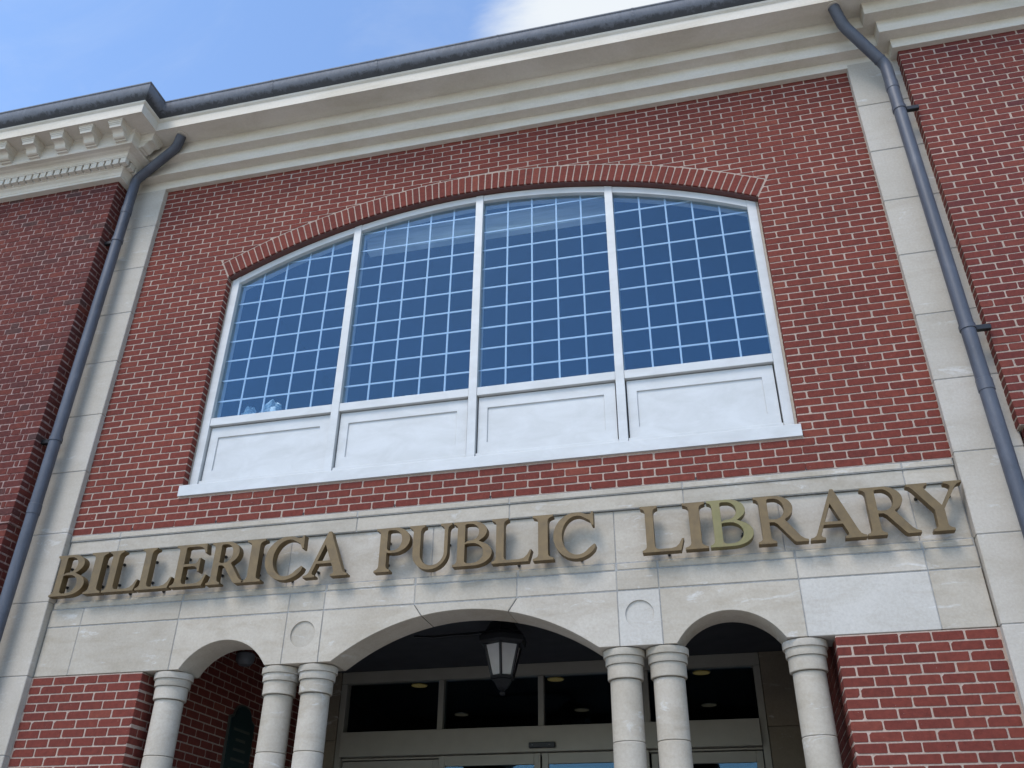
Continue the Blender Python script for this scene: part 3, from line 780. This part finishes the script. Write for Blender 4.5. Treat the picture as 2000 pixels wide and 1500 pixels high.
sl = MB().prism([[(-0.022, SILL0), (0.20, SILL0), (0.20, 0.412), (0.09, 0.405), (-0.016, SILL1), (-0.022, SILL1 - 0.006)]], -2.656, 2.656, 0, lambda a, y, z: (y, a, z))
sl.build('sill', 'white', win)
for sx in (-1, 1):
    a, e = sorted((sx * 2.6215, sx * 2.6435)); MB().box(a, e, WY + 0.006, 0.2, SILL1 + 0.02, SPRING).build('caulk_joint', 'stone', win)
# the room behind
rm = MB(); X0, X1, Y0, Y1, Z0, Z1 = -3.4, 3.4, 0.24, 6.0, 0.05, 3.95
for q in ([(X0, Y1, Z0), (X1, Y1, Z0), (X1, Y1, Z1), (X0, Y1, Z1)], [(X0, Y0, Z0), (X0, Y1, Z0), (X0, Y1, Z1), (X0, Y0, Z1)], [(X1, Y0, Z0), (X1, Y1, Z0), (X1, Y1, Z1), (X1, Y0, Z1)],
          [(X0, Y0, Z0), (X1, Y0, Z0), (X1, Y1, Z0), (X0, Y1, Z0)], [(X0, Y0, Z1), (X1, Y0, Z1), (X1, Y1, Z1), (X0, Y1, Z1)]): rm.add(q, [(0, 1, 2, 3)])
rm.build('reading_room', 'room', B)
MB().add([(-1.35, 0.40, 3.40), (1.25, 0.40, 3.40), (1.25, 0.47, 3.195), (-1.35, 0.47, 3.195), (-1.35, 0.55, 3.195), (1.25, 0.55, 3.195), (1.25, 0.55, 3.42), (-1.35, 0.55, 3.42)], [(0, 1, 2, 3), (3, 2, 5, 4), (4, 5, 6, 7), (7, 6, 1, 0), (0, 3, 4, 7), (1, 6, 5, 2)]).build('ceiling_cove', 'room_pale', B)  # pale ceiling cove added for the light streak in the upper panes
MB().box(-3.3, 3.3, 0.23, 0.5, 1.04, 1.075).build('window_ledge', 'white', win)

# ------------------------------------------------------------------ entrance
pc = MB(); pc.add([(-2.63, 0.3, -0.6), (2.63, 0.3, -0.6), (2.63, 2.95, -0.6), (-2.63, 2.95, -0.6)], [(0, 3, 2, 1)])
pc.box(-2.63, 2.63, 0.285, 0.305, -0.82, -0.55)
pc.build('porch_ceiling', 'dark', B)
sf = empty('storefront', B)
SY = 2.88; TT, TB, DH = -0.725, -1.225, -1.47
def alum(nm, x0, x1, z0, z1, y0=SY, y1=SY + 0.12, par=None): return MB().box(x0, x1, y0, y1, z0, z1, 0.003).build(nm, 'alum', par or sf)
alum('head_frame', -2.2, 2.2, TT + 0.004, -0.60)
alum('header', -2.13, 2.13, DH, TB - 0.004, SY - 0.06)
for sx in (-1, 1):
    a, e = sorted((sx * 2.135, sx * 2.20)); alum('jamb', a, e, FZ, TT)
    a, e = sorted((sx * 2.205, sx * 2.64))
    for z0, z1 in ((FZ, -2.9), (-2.9, -2.05), (-2.05, -1.30), (-1.30, -0.6)):
        MB().box(a, e, SY - 0.02, SY + 0.2, z0 + 0.002, z1 - 0.002, 0.003).build('tan_stone_block', 'stone_tan', B)
for x in (-1.07, 0.0, 1.07): alum('mullion', x - 0.03, x + 0.03, TB, TT, SY + 0.002)
xs = [-2.135, -1.07, 0.0, 1.07, 2.135]
for i in range(4): MB().box(xs[i] + 0.02, xs[i + 1] - 0.02, SY + 0.06, SY + 0.066, TB, TT + 0.002).build('transom_glass', 'door_glass', sf)
alum('threshold_track', -2.13, 2.13, DH - 0.022, DH - 0.004, SY + 0.03)
for i in range(4):
    dr = empty('entrance_door', B); a, e = xs[i] + 0.008, xs[i + 1] - 0.008; y0 = SY + (0.0 if i in (1, 2) else 0.055); dt = DH - 0.03 if i in (0, 3) else DH - 0.006
    bt = FZ + 0.01; st = 0.065
    MB().box(a, a + st, y0, y0 + 0.045, bt, dt, 0.003).build('stile', 'alum', dr); MB().box(e - st, e, y0, y0 + 0.045, bt, dt, 0.003).build('stile', 'alum', dr)
    MB().box(a + st, e - st, y0 + 0.001, y0 + 0.044, dt - 0.10, dt, 0.003).build('rail', 'alum', dr); MB().box(a + st, e - st, y0 + 0.001, y0 + 0.044, bt, bt + 0.2, 0.003).build('rail', 'alum', dr)
    MB().box(a + st - 0.01, e - st + 0.01, y0 + 0.02, y0 + 0.026, bt + 0.19, dt - 0.09).build('glass', 'door_glass', dr)
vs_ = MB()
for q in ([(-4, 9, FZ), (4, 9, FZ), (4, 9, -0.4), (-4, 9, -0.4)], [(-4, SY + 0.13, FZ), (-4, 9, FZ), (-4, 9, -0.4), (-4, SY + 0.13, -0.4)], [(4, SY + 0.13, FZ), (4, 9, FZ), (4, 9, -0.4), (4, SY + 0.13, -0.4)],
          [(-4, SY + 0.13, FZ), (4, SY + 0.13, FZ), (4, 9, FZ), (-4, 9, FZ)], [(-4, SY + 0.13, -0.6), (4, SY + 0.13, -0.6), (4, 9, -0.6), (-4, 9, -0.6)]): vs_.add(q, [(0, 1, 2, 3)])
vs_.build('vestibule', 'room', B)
for (y, trim, bulb, lab, grp) in ((3.60, 'brass', 'bulb', 'brass recessed downlight just behind the entrance transom glass', 'brass downlights of the vestibule'), (5.32, 'chrome', 'bulb2', 'pale glinting downlight deeper in the dark vestibule ceiling', 'pale downlights of the vestibule')):
    for x in (-1.57, 0.02, 1.61):
        d = empty('downlight', None, (x, y, -0.6)); tag(d, lab, 'downlight', grp)
        MB().lathe([(0.062, -0.012), (0.094, -0.010), (0.097, -0.003), (0.097, 0.0), (0.060, 0.0)], 0, 0, 28).build('trim', trim, d, True)
        MB().lathe([(0.060, -0.0135), (0.088, -0.0125), (0.088, -0.011), (0.060, -0.0115)], 0, 0, 28).build('glowing_reflector', 'glow' if trim == 'brass' else 'glow2', d, True)  # ring glows by itself to look lit by the bulb
        MB().lathe([(0.010, -0.013), (0.030, -0.011), (0.058, -0.004), (0.058, 0.002)], 0, 0, 24).build('bulb', bulb, d, True)
sn = empty('door_sensor', None, (0.028, SY - 0.06, -1.415)); tag(sn, 'small black motion sensor on the door header', 'sensor')
MB().box(-0.132, 0.132, -0.045, 0.0, -0.026, 0.026, 0.006).build('housing', 'black', sn)
MB().lathe([(0.010, -0.004), (0.012, 0.0), (0.010, 0.004)], 0.075, -0.046, 14).build('lens', 'fixture', sn, True)
MB().lathe([(0.006, -0.004), (0.008, 0.0), (0.006, 0.004)], -0.095, -0.046, 14).build('lens', 'fixture', sn, True)

# lantern hanging in the middle arch
LX, LY = 0.02, 1.2
ln = empty('lantern', None, (LX, LY, -0.6)); tag(ln, 'black six-sided hanging lantern with milk glass panes in the middle arch', 'lantern')
def hexring(r, z, rot=0.0): return [(r * math.cos(rot + math.pi / 3 * i), r * math.sin(rot + math.pi / 3 * i), z) for i in range(6)]
HR = math.radians(-84)
def hexloft(mb, prof, seg=6):
    o = len(mb.v)
    for (r, z) in prof: mb.v += hexring(r, z, HR)
    for j in range(len(prof) - 1):
        for i in range(6):
            a, q = o + j * 6 + i, o + j * 6 + (i + 1) % 6; mb.f.append((a, q, q + 6, a + 6))
    mb.f.append(tuple(o + i for i in range(5, -1, -1))); mb.f.append(tuple(o + (len(prof) - 1) * 6 + i for i in range(6)))
    return mb
zl = lambda v: v + 0.6
ZT, ZBm = -0.855, -1.118             # glass top and bottom
hexloft(MB(), [(0.165, zl(-0.863)), (0.205, zl(-0.855)), (0.218, zl(-0.832)), (0.222, zl(-0.790)), (0.205, zl(-0.775)), (0.200, zl(-0.760)), (0.165, zl(-0.735)), (0.135, zl(-0.695)), (0.118, zl(-0.660)), (0.09, zl(-0.650)), (0.05, zl(-0.635)), (0.03, zl(-0.610)), (0.03, 0.0)]).build('hood', 'black', ln)
rt, rb = 0.168, 0.098
top = hexring(rt, zl(ZT), HR); bot = hexring(rb, zl(ZBm), HR)
for i in range(6):
    a, q, c2, d2 = Vector(bot[i]), Vector(bot[(i + 1) % 6]), Vector(top[(i + 1) % 6]), Vector(top[i])
    cen = (a + q + c2 + d2) / 4; nn = (q - a).cross(d2 - a).normalized()
    if nn.dot(Vector((cen.x, cen.y, 0))) < 0: nn = -nn
    sh = lambda p, k=0.965: cen + (p - cen) * k
    f4 = [sh(a), sh(q), sh(c2), sh(d2)]
    MB().add([p - nn * 0.010 for p in f4] + [p - nn * 0.004 for p in f4], [(0, 1, 2, 3), (4, 5, 6, 7), (0, 1, 5, 4), (1, 2, 6, 5), (2, 3, 7, 6), (3, 0, 4, 7)]).build('pane', 'milk', ln)
    MB().tube([a, d2], 0.0125, 6).build('bar', 'black', ln)
hexloft(MB(), [(0.02, zl(-1.267)), (0.03, zl(-1.247)), (0.016, zl(-1.232)), (0.05, zl(-1.207)), (0.072, zl(-1.172)), (0.082, zl(-1.157)), (0.085, zl(-1.144)), (0.108, zl(-1.137)), (0.112, zl(-1.112)), (0.09, zl(-1.108))]).build('base', 'black', ln)
cb = [(-0.95 + 0.19 * i, 1.62 + 0.03 * math.sin(i * 1.1), -0.612 - 0.014 * math.sin(i * 1.7) ** 2) for i in range(6)] + [(LX, LY + 0.03, -0.612)]
tag(MB().tube(cb, 0.014, 8).build('cable', 'black'), 'dark cable running along the porch ceiling to the lantern', 'cable')

# wall plaque and small fixture on the porch side wall
pqx = -2.622
plq = empty('plaque', None, (pqx, 1.63, -1.9)); tag(plq, 'dark green arched plaque on the brick porch wall', 'plaque')
def plq_outline(hw, zb, zt, k=1.0):
    pts = [(-hw, zb), (hw, zb), (hw, zt - 0.13), (hw * 0.72, zt - 0.105), (hw * 0.62, zt - 0.06)]
    pts += [(hw * 0.60 * math.cos(t * math.pi / 12), zt - 0.06 + 0.06 * math.sin(t * math.pi / 12)) for t in range(1, 12)]
    pts += [(-hw * 0.62, zt - 0.06), (-hw * 0.72, zt - 0.105), (-hw, zt - 0.13)]
    return pts
MB().prism([plq_outline(0.235, -0.35, 0.73)], 0.012, -0.012, 0, lambda a, y, z: (y, a, z)).build('rim', 'plaque_rim', plq)
MB().prism([plq_outline(0.218, -0.333, 0.713)], 0.018, 0.0, 0, lambda a, y, z: (y, a, z)).build('face', 'plaque', plq)
for i in range(9):
    hw = 0.15 - 0.02 * ((i * 7) % 4); z = 0.50 - i * 0.085
    MB().box(0.017, 0.020, -hw, hw, z - 0.012, z + 0.010).build('text_line', 'plaque_rim', plq)
fx = empty('wall_fixture', None, (-2.63, 1.40, -0.80)); tag(fx, 'small grey dome fixture high on the brick porch wall', 'fixture')
MB().lathe([(0.055, -0.05), (0.075, -0.03), (0.085, 0.0), (0.085, 0.05), (0.06, 0.065)], 0.075, 0, 24).build('dome', 'fixture', fx, True)
MB().box(0.0, 0.08, -0.05, 0.05, -0.02, 0.06, 0.006).build('bracket', 'fixture', fx)

# crumpled bag on the ledge behind the glass
bagm = MB(); r = random.Random(11)
def blob(cx, cz, rx, rz, cy=0.36):
    o = len(bagm.v); n, k = 9, 14
    for j in range(n + 1):
        ph = math.pi * j / n
        for i in range(k):
            a = 2 * math.pi * i / k; q = 1 + r.uniform(-0.22, 0.22)
            bagm.v.append((cx + rx * q * math.sin(ph) * math.cos(a), cy + 0.08 * q * math.sin(ph) * math.sin(a), cz - rz * q * math.cos(ph)))
    for j in range(n):
        for i in range(k): bagm.f.append((o + j * k + i, o + j * k + (i + 1) % k, o + (j + 1) * k + (i + 1) % k, o + (j + 1) * k + i))
blob(-2.33, 1.19, 0.085, 0.15); blob(-2.10, 1.21, 0.12, 0.17)
tag(bagm.build('plastic_bag', 'bag'), 'crumpled pale plastic bag on the ledge behind the window glass', 'bag')

# ------------------------------------------------------------------ downspouts
def bez(p0, p1, p2, n=8): return [Vector(p0) * (1 - t) ** 2 + Vector(p1) * 2 * t * (1 - t) + Vector(p2) * t * t for t in [i / n for i in range(n + 1)]]
def downspout(pts, zcl, joints, label, sx, wx):
    d = empty('downspout', None, (pts[0][0], pts[0][1], GZ)); tag(d, label, 'downspout')
    base = Vector((pts[0][0], pts[0][1], GZ)); P = [Vector(p) - base for p in pts]
    path = [P[0]]
    for i in range(1, len(P) - 1):
        a = (P[i - 1] - P[i]).normalized(); e = (P[i + 1] - P[i]).normalized(); k = 0.055 if i == 1 else 0.075
        path += bez(P[i] + a * k, P[i], P[i] + e * k, 7)
    path.append(P[-1])
    MB().tube(path, 0.053, 28).build('pipe', 'pipe', d, True)
    for z in joints: MB().lathe([(0.0535, z - 0.05 - GZ), (0.0575, z - 0.045 - GZ), (0.0575, z + 0.045 - GZ), (0.0535, z + 0.05 - GZ)], 0, 0, 28).build('collar', 'pipe', d, True)
    k1 = P[1] + (P[2] - P[1]).normalized() * 0.07; k2 = P[1] + (P[2] - P[1]).normalized() * 0.085
    MB().tube([k1, k2], 0.0565, 28).build('seam', 'pipe', d, True)
    for z in zcl:
        MB().lathe([(0.054, z - 0.022 - GZ), (0.0595, z - 0.02 - GZ), (0.0595, z + 0.02 - GZ), (0.054, z + 0.022 - GZ)], 0, 0, 28).build('clamp_band', 'pipe', d, True)
        x0, x1 = sorted((sx * 0.05, sx * (wx - abs(pts[0][0]))))
        MB().box(x0, x1, -0.012, 0.03, z - 0.03 - GZ, z + 0.012 - GZ, 0.003).build('clamp_arm', 'black', d)
    a, c2 = Vector(P[-1]), Vector(P[-1]) - Vector((0, 0, 0.012))
    MB().tube([c2, a], 0.064, 28).build('ceiling_collar', 'cornice', d, True)
downspout([(-3.955, -0.195, GZ), (-3.955, -0.195, 4.185), (-3.42, -0.33, 4.43), (-3.345, -0.39, 4.543)], [3.3, 0.90], [0.2, 3.72], 'blue-grey downspout beside the wing with the bracketed cornice', -1, 4.105)
downspout([(3.945, -0.20, GZ), (3.945, -0.20, 3.90), (3.635, -0.36, 4.36), (3.575, -0.44, 4.543)], [3.32, 0.955], [0.45, 3.62], 'blue-grey downspout beside the wing with the plain cornice', 1, 4.105)

# ------------------------------------------------------------------ bronze letters
def arcp(cx, cy, rx, ry, a0, a1, n=14):
    return [(cx + rx * math.cos(math.radians(a0 + (a1 - a0) * i / n)), cy + ry * math.sin(math.radians(a0 + (a1 - a0) * i / n))) for i in range(n + 1)]
T, SH = 0.17, 0.045
def serif_l(x, y, up):      # concave bracket helper
    return []
def stem_bottom(l, r, s=0.095):   # from left of foot round to right side of the stem, ccw
    return [(l - s, 0), (r + s, 0), (r + s, SH), (r + s * 0.45, SH + 0.02), (r + s * 0.12, SH + 0.05), (r, SH + 0.10)]
def stem_left(l, s=0.095):        # from top-left serif down the left side
    return [(l - s, 1), (l - s, 1 - SH), (l - s * 0.45, 1 - SH - 0.02), (l - s * 0.12, 1 - SH - 0.05), (l, 1 - SH - 0.10), (l, SH + 0.10), (l - s * 0.12, SH + 0.05), (l - s * 0.45, SH + 0.02), (l - s, SH)]
def stem_top_right(r, s=0.095): return [(r, 1 - SH - 0.10), (r + s * 0.12, 1 - SH - 0.05), (r + s * 0.45, 1 - SH - 0.02), (r + s, 1 - SH), (r + s, 1)]
def G(ch):
    l, r = 0.10, 0.10 + T
    if ch == 'I': return [stem_bottom(l, r) + stem_top_right(r) + stem_left(l)]
    if ch == 'L': return [[(0.005, 0), (0.80, 0), (0.875, 0.255), (0.835, 0.26), (0.775, 0.15), (0.70, 0.085), (0.60, 0.062), (0.34, 0.062), (0.29, 0.085), (r, 0.14)] + stem_top_right(r) + stem_left(l)]
    if ch == 'E': return [[(0.005, 0), (0.80, 0), (0.885, 0.25), (0.845, 0.255), (0.78, 0.145), (0.70, 0.08), (0.60, 0.062), (0.34, 0.062), (0.29, 0.085), (r, 0.14), (r, 0.47), (0.50, 0.47), (0.57, 0.455), (0.61, 0.42), (0.635, 0.34), (0.675, 0.34), (0.675, 0.66), (0.635, 0.66), (0.61, 0.585), (0.57, 0.545), (0.50, 0.532), (r, 0.532), (r, 0.92), (r + 0.03, 0.938), (0.56, 0.938), (0.65, 0.92), (0.72, 0.87), (0.765, 0.77), (0.805, 0.775), (0.775, 1.0), (0.005, 1.0)] + stem_left(l)[1:]]
    if ch == 'P':
        o = stem_bottom(l, r) + [(r, 0.43), (0.36, 0.415)] + arcp(0.42, 0.708, 0.365, 0.292, -90, 90, 18) + stem_left(l)
        return [o, [(r, 0.52)] + [(r, 0.92), (0.30, 0.94)] + arcp(0.40, 0.708, 0.20, 0.232, 90, -90, 16) + [(0.31, 0.476)]]
    if ch == 'B':
        o = [(0.005, 0)] + arcp(0.46, 0.272, 0.42, 0.272, -90, 62, 16) + [(0.585, 0.545)] + arcp(0.42, 0.765, 0.345, 0.235, -48, 90, 14) + stem_left(l)
        return [o, [(r, 0.52), (r, 0.92), (0.30, 0.942)] + arcp(0.39, 0.753, 0.195, 0.189, 90, -90, 12) + [(0.33, 0.56)], [(r, 0.10), (r, 0.49), (0.33, 0.502)] + arcp(0.43, 0.281, 0.255, 0.221, 90, -90, 14) + [(0.32, 0.062)]]
    if ch == 'R':
        o = stem_bottom(l, r) + [(r, 0.44), (0.36, 0.44), (0.42, 0.40), (0.70, 0.03), (0.74, 0.0), (0.98, 0.0), (0.98, 0.04), (0.90, 0.07), (0.84, 0.12), (0.585, 0.475)] + arcp(0.41, 0.728, 0.355, 0.272, -58, 90, 14) + stem_left(l)
        return [o, [(r, 0.52), (r, 0.92), (0.30, 0.94)] + arcp(0.39, 0.72, 0.20, 0.22, 90, -90, 14) + [(0.32, 0.50)]]
    if ch == 'C':
        o = arcp(0.50, 0.49, 0.50, 0.51, 62, 322, 40) + [(0.92, 0.255), (0.885, 0.285)] + arcp(0.525, 0.495, 0.335, 0.425, -38, -298, 34)[1:] + [(0.80, 0.80), (0.845, 0.69), (0.885, 0.69), (0.885, 0.995), (0.85, 0.995), (0.82, 0.945)]
        return [o]
    if ch == 'U':
        s = 0.09
        o = [(0.0, 1 - SH), (0.04, 1 - SH - 0.02), (0.07, 1 - SH - 0.05), (0.09, 1 - SH - 0.10), (0.09, 0.36)] + arcp(0.48, 0.36, 0.39, 0.38, 180, 360, 22)[1:] + [(0.87, 0.855), (0.885, 0.905), (0.91, 0.935), (0.955, 0.955), (0.955, 1.0), (0.70, 1.0), (0.70, 0.955), (0.75, 0.935), (0.775, 0.905), (0.79, 0.855), (0.79, 0.36)] + arcp(0.525, 0.35, 0.265, 0.275, 0, -180, 20)[1:] + [(0.26, 0.855), (0.275, 0.905), (0.30, 0.935), (0.35, 0.955), (0.35, 1.0), (0.0, 1.0)]
        return [o]
    if ch == 'A':
        o = [(0.0, 0.0), (0.27, 0.0), (0.27, SH), (0.22, 0.06), (0.20, 0.085), (0.205, 0.12), (0.275, 0.30), (0.615, 0.30), (0.685, 0.12), (0.69, 0.085), (0.67, 0.06), (0.62, SH), (0.62, 0.0), (1.0, 0.0), (1.0, SH), (0.95, 0.06), (0.91, 0.09), (0.88, 0.14), (0.545, 1.04), (0.485, 1.04), (0.135, 0.15), (0.105, 0.09), (0.06, 0.06), (0.0, SH)]
        return [o, [(0.30, 0.365), (0.445, 0.735), (0.59, 0.365)]]
    if ch == 'Y':
        o = [(0.30, 0), (0.66, 0), (0.66, SH), (0.61, 0.065), (0.575, 0.095), (0.565, 0.145), (0.565, 0.44), (0.82, 0.87), (0.87, 0.93), (0.93, 0.955), (0.96, 0.955), (0.96, 1.0), (0.65, 1.0), (0.65, 0.955), (0.70, 0.94), (0.745, 0.905), (0.74, 0.87), (0.535, 0.52), (0.30, 0.88), (0.295, 0.915), (0.33, 0.945), (0.37, 0.955), (0.37, 1.0), (0.0, 1.0), (0.0, 0.955), (0.05, 0.935), (0.10, 0.88), (0.395, 0.43), (0.395, 0.145), (0.385, 0.095), (0.35, 0.065), (0.30, SH)]
        return [o]
LETTERS = [('B', -3.635, -3.318), ('I', -3.305, -3.140), ('L', -3.128, -2.800), ('L', -2.812, -2.482), ('E', -2.488, -2.168), ('R', -2.158, -1.822), ('I', -1.838, -1.672), ('C', -1.655, -1.312), ('A', -1.302, -0.925),
           ('P', -0.703, -0.418), ('U', -0.425, -0.075), ('B', -0.062, 0.250), ('L', 0.248, 0.562), ('I', 0.570, 0.730), ('C', 0.729, 1.052),
           ('L', 1.393, 1.700), ('I', 1.705, 1.870), ('B', 1.883, 2.196), ('R', 2.220, 2.563), ('A', 2.577, 2.953), ('R', 2.960, 3.310), ('Y', 3.273, 3.640)]
sg = empty('sign', None, (0, -0.06, -0.57)); tag(sg, 'bronze raised letters reading BILLERICA PUBLIC LIBRARY on the limestone band', 'sign')
ZL0, HC = -0.577, 0.362
PINS = {'I': [(0.5, 0.25), (0.5, 0.75)], 'L': [(0.22, 0.25), (0.22, 0.75), (0.6, 0.03)], 'B': [(0.2, 0.3), (0.2, 0.75), (0.75, 0.3)], 'E': [(0.2, 0.3), (0.2, 0.75), (0.6, 0.5)], 'R': [(0.2, 0.3), (0.2, 0.75), (0.75, 0.15)], 'C': [(0.08, 0.35), (0.08, 0.65), (0.6, 0.05)], 'A': [(0.2, 0.2), (0.8, 0.2), (0.5, 0.85)], 'P': [(0.25, 0.25), (0.25, 0.75)], 'U': [(0.18, 0.6), (0.5, 0.08), (0.85, 0.6)], 'Y': [(0.5, 0.25), (0.2, 0.8), (0.8, 0.8)]}
nb = 0
for ch, xa, xb in LETTERS:
    loops = G(ch); mx2 = max(p[0] for p in loops[0]); mn = min(p[0] for p in loops[0]); k = (xb - xa) / (mx2 - mn)
    L2 = [[(xa + (p[0] - mn) * k, p[1] * HC - 0.006) for p in lp] for lp in loops]
    if area(L2[0]) < 0: L2[0].reverse()
    for h in L2[1:]:
        if area(h) > 0: h.reverse()
    mat = 'bronze'
    if ch == 'B':
        nb += 1
        if nb == 3: mat = 'bronze_green'
    z0 = ZL0 + 0.57 + rng.uniform(-0.002, 0.002)
    o = MB().prism(L2, -0.038, 0.030, 0.002, lambda x, y, z, z0=z0: (x, y, z + z0)).build('letter', mat, sg)
    if mat == 'bronze_green': o['label'] = 'letter B with brighter yellow-green patina'
    for (px_, pz_) in PINS[ch]:
        x = xa + px_ * (xb - xa); z = z0 + pz_ * HC
        pn = MB().tube([(x, 0.028, z), (x, 0.05, z), (x, 0.092, z)], [0.006, 0.006, 0.006], 8); pn.tube([(x, 0.078, z), (x, 0.091, z)], 0.013, 8)
        pn.build('pin', 'pin', o)
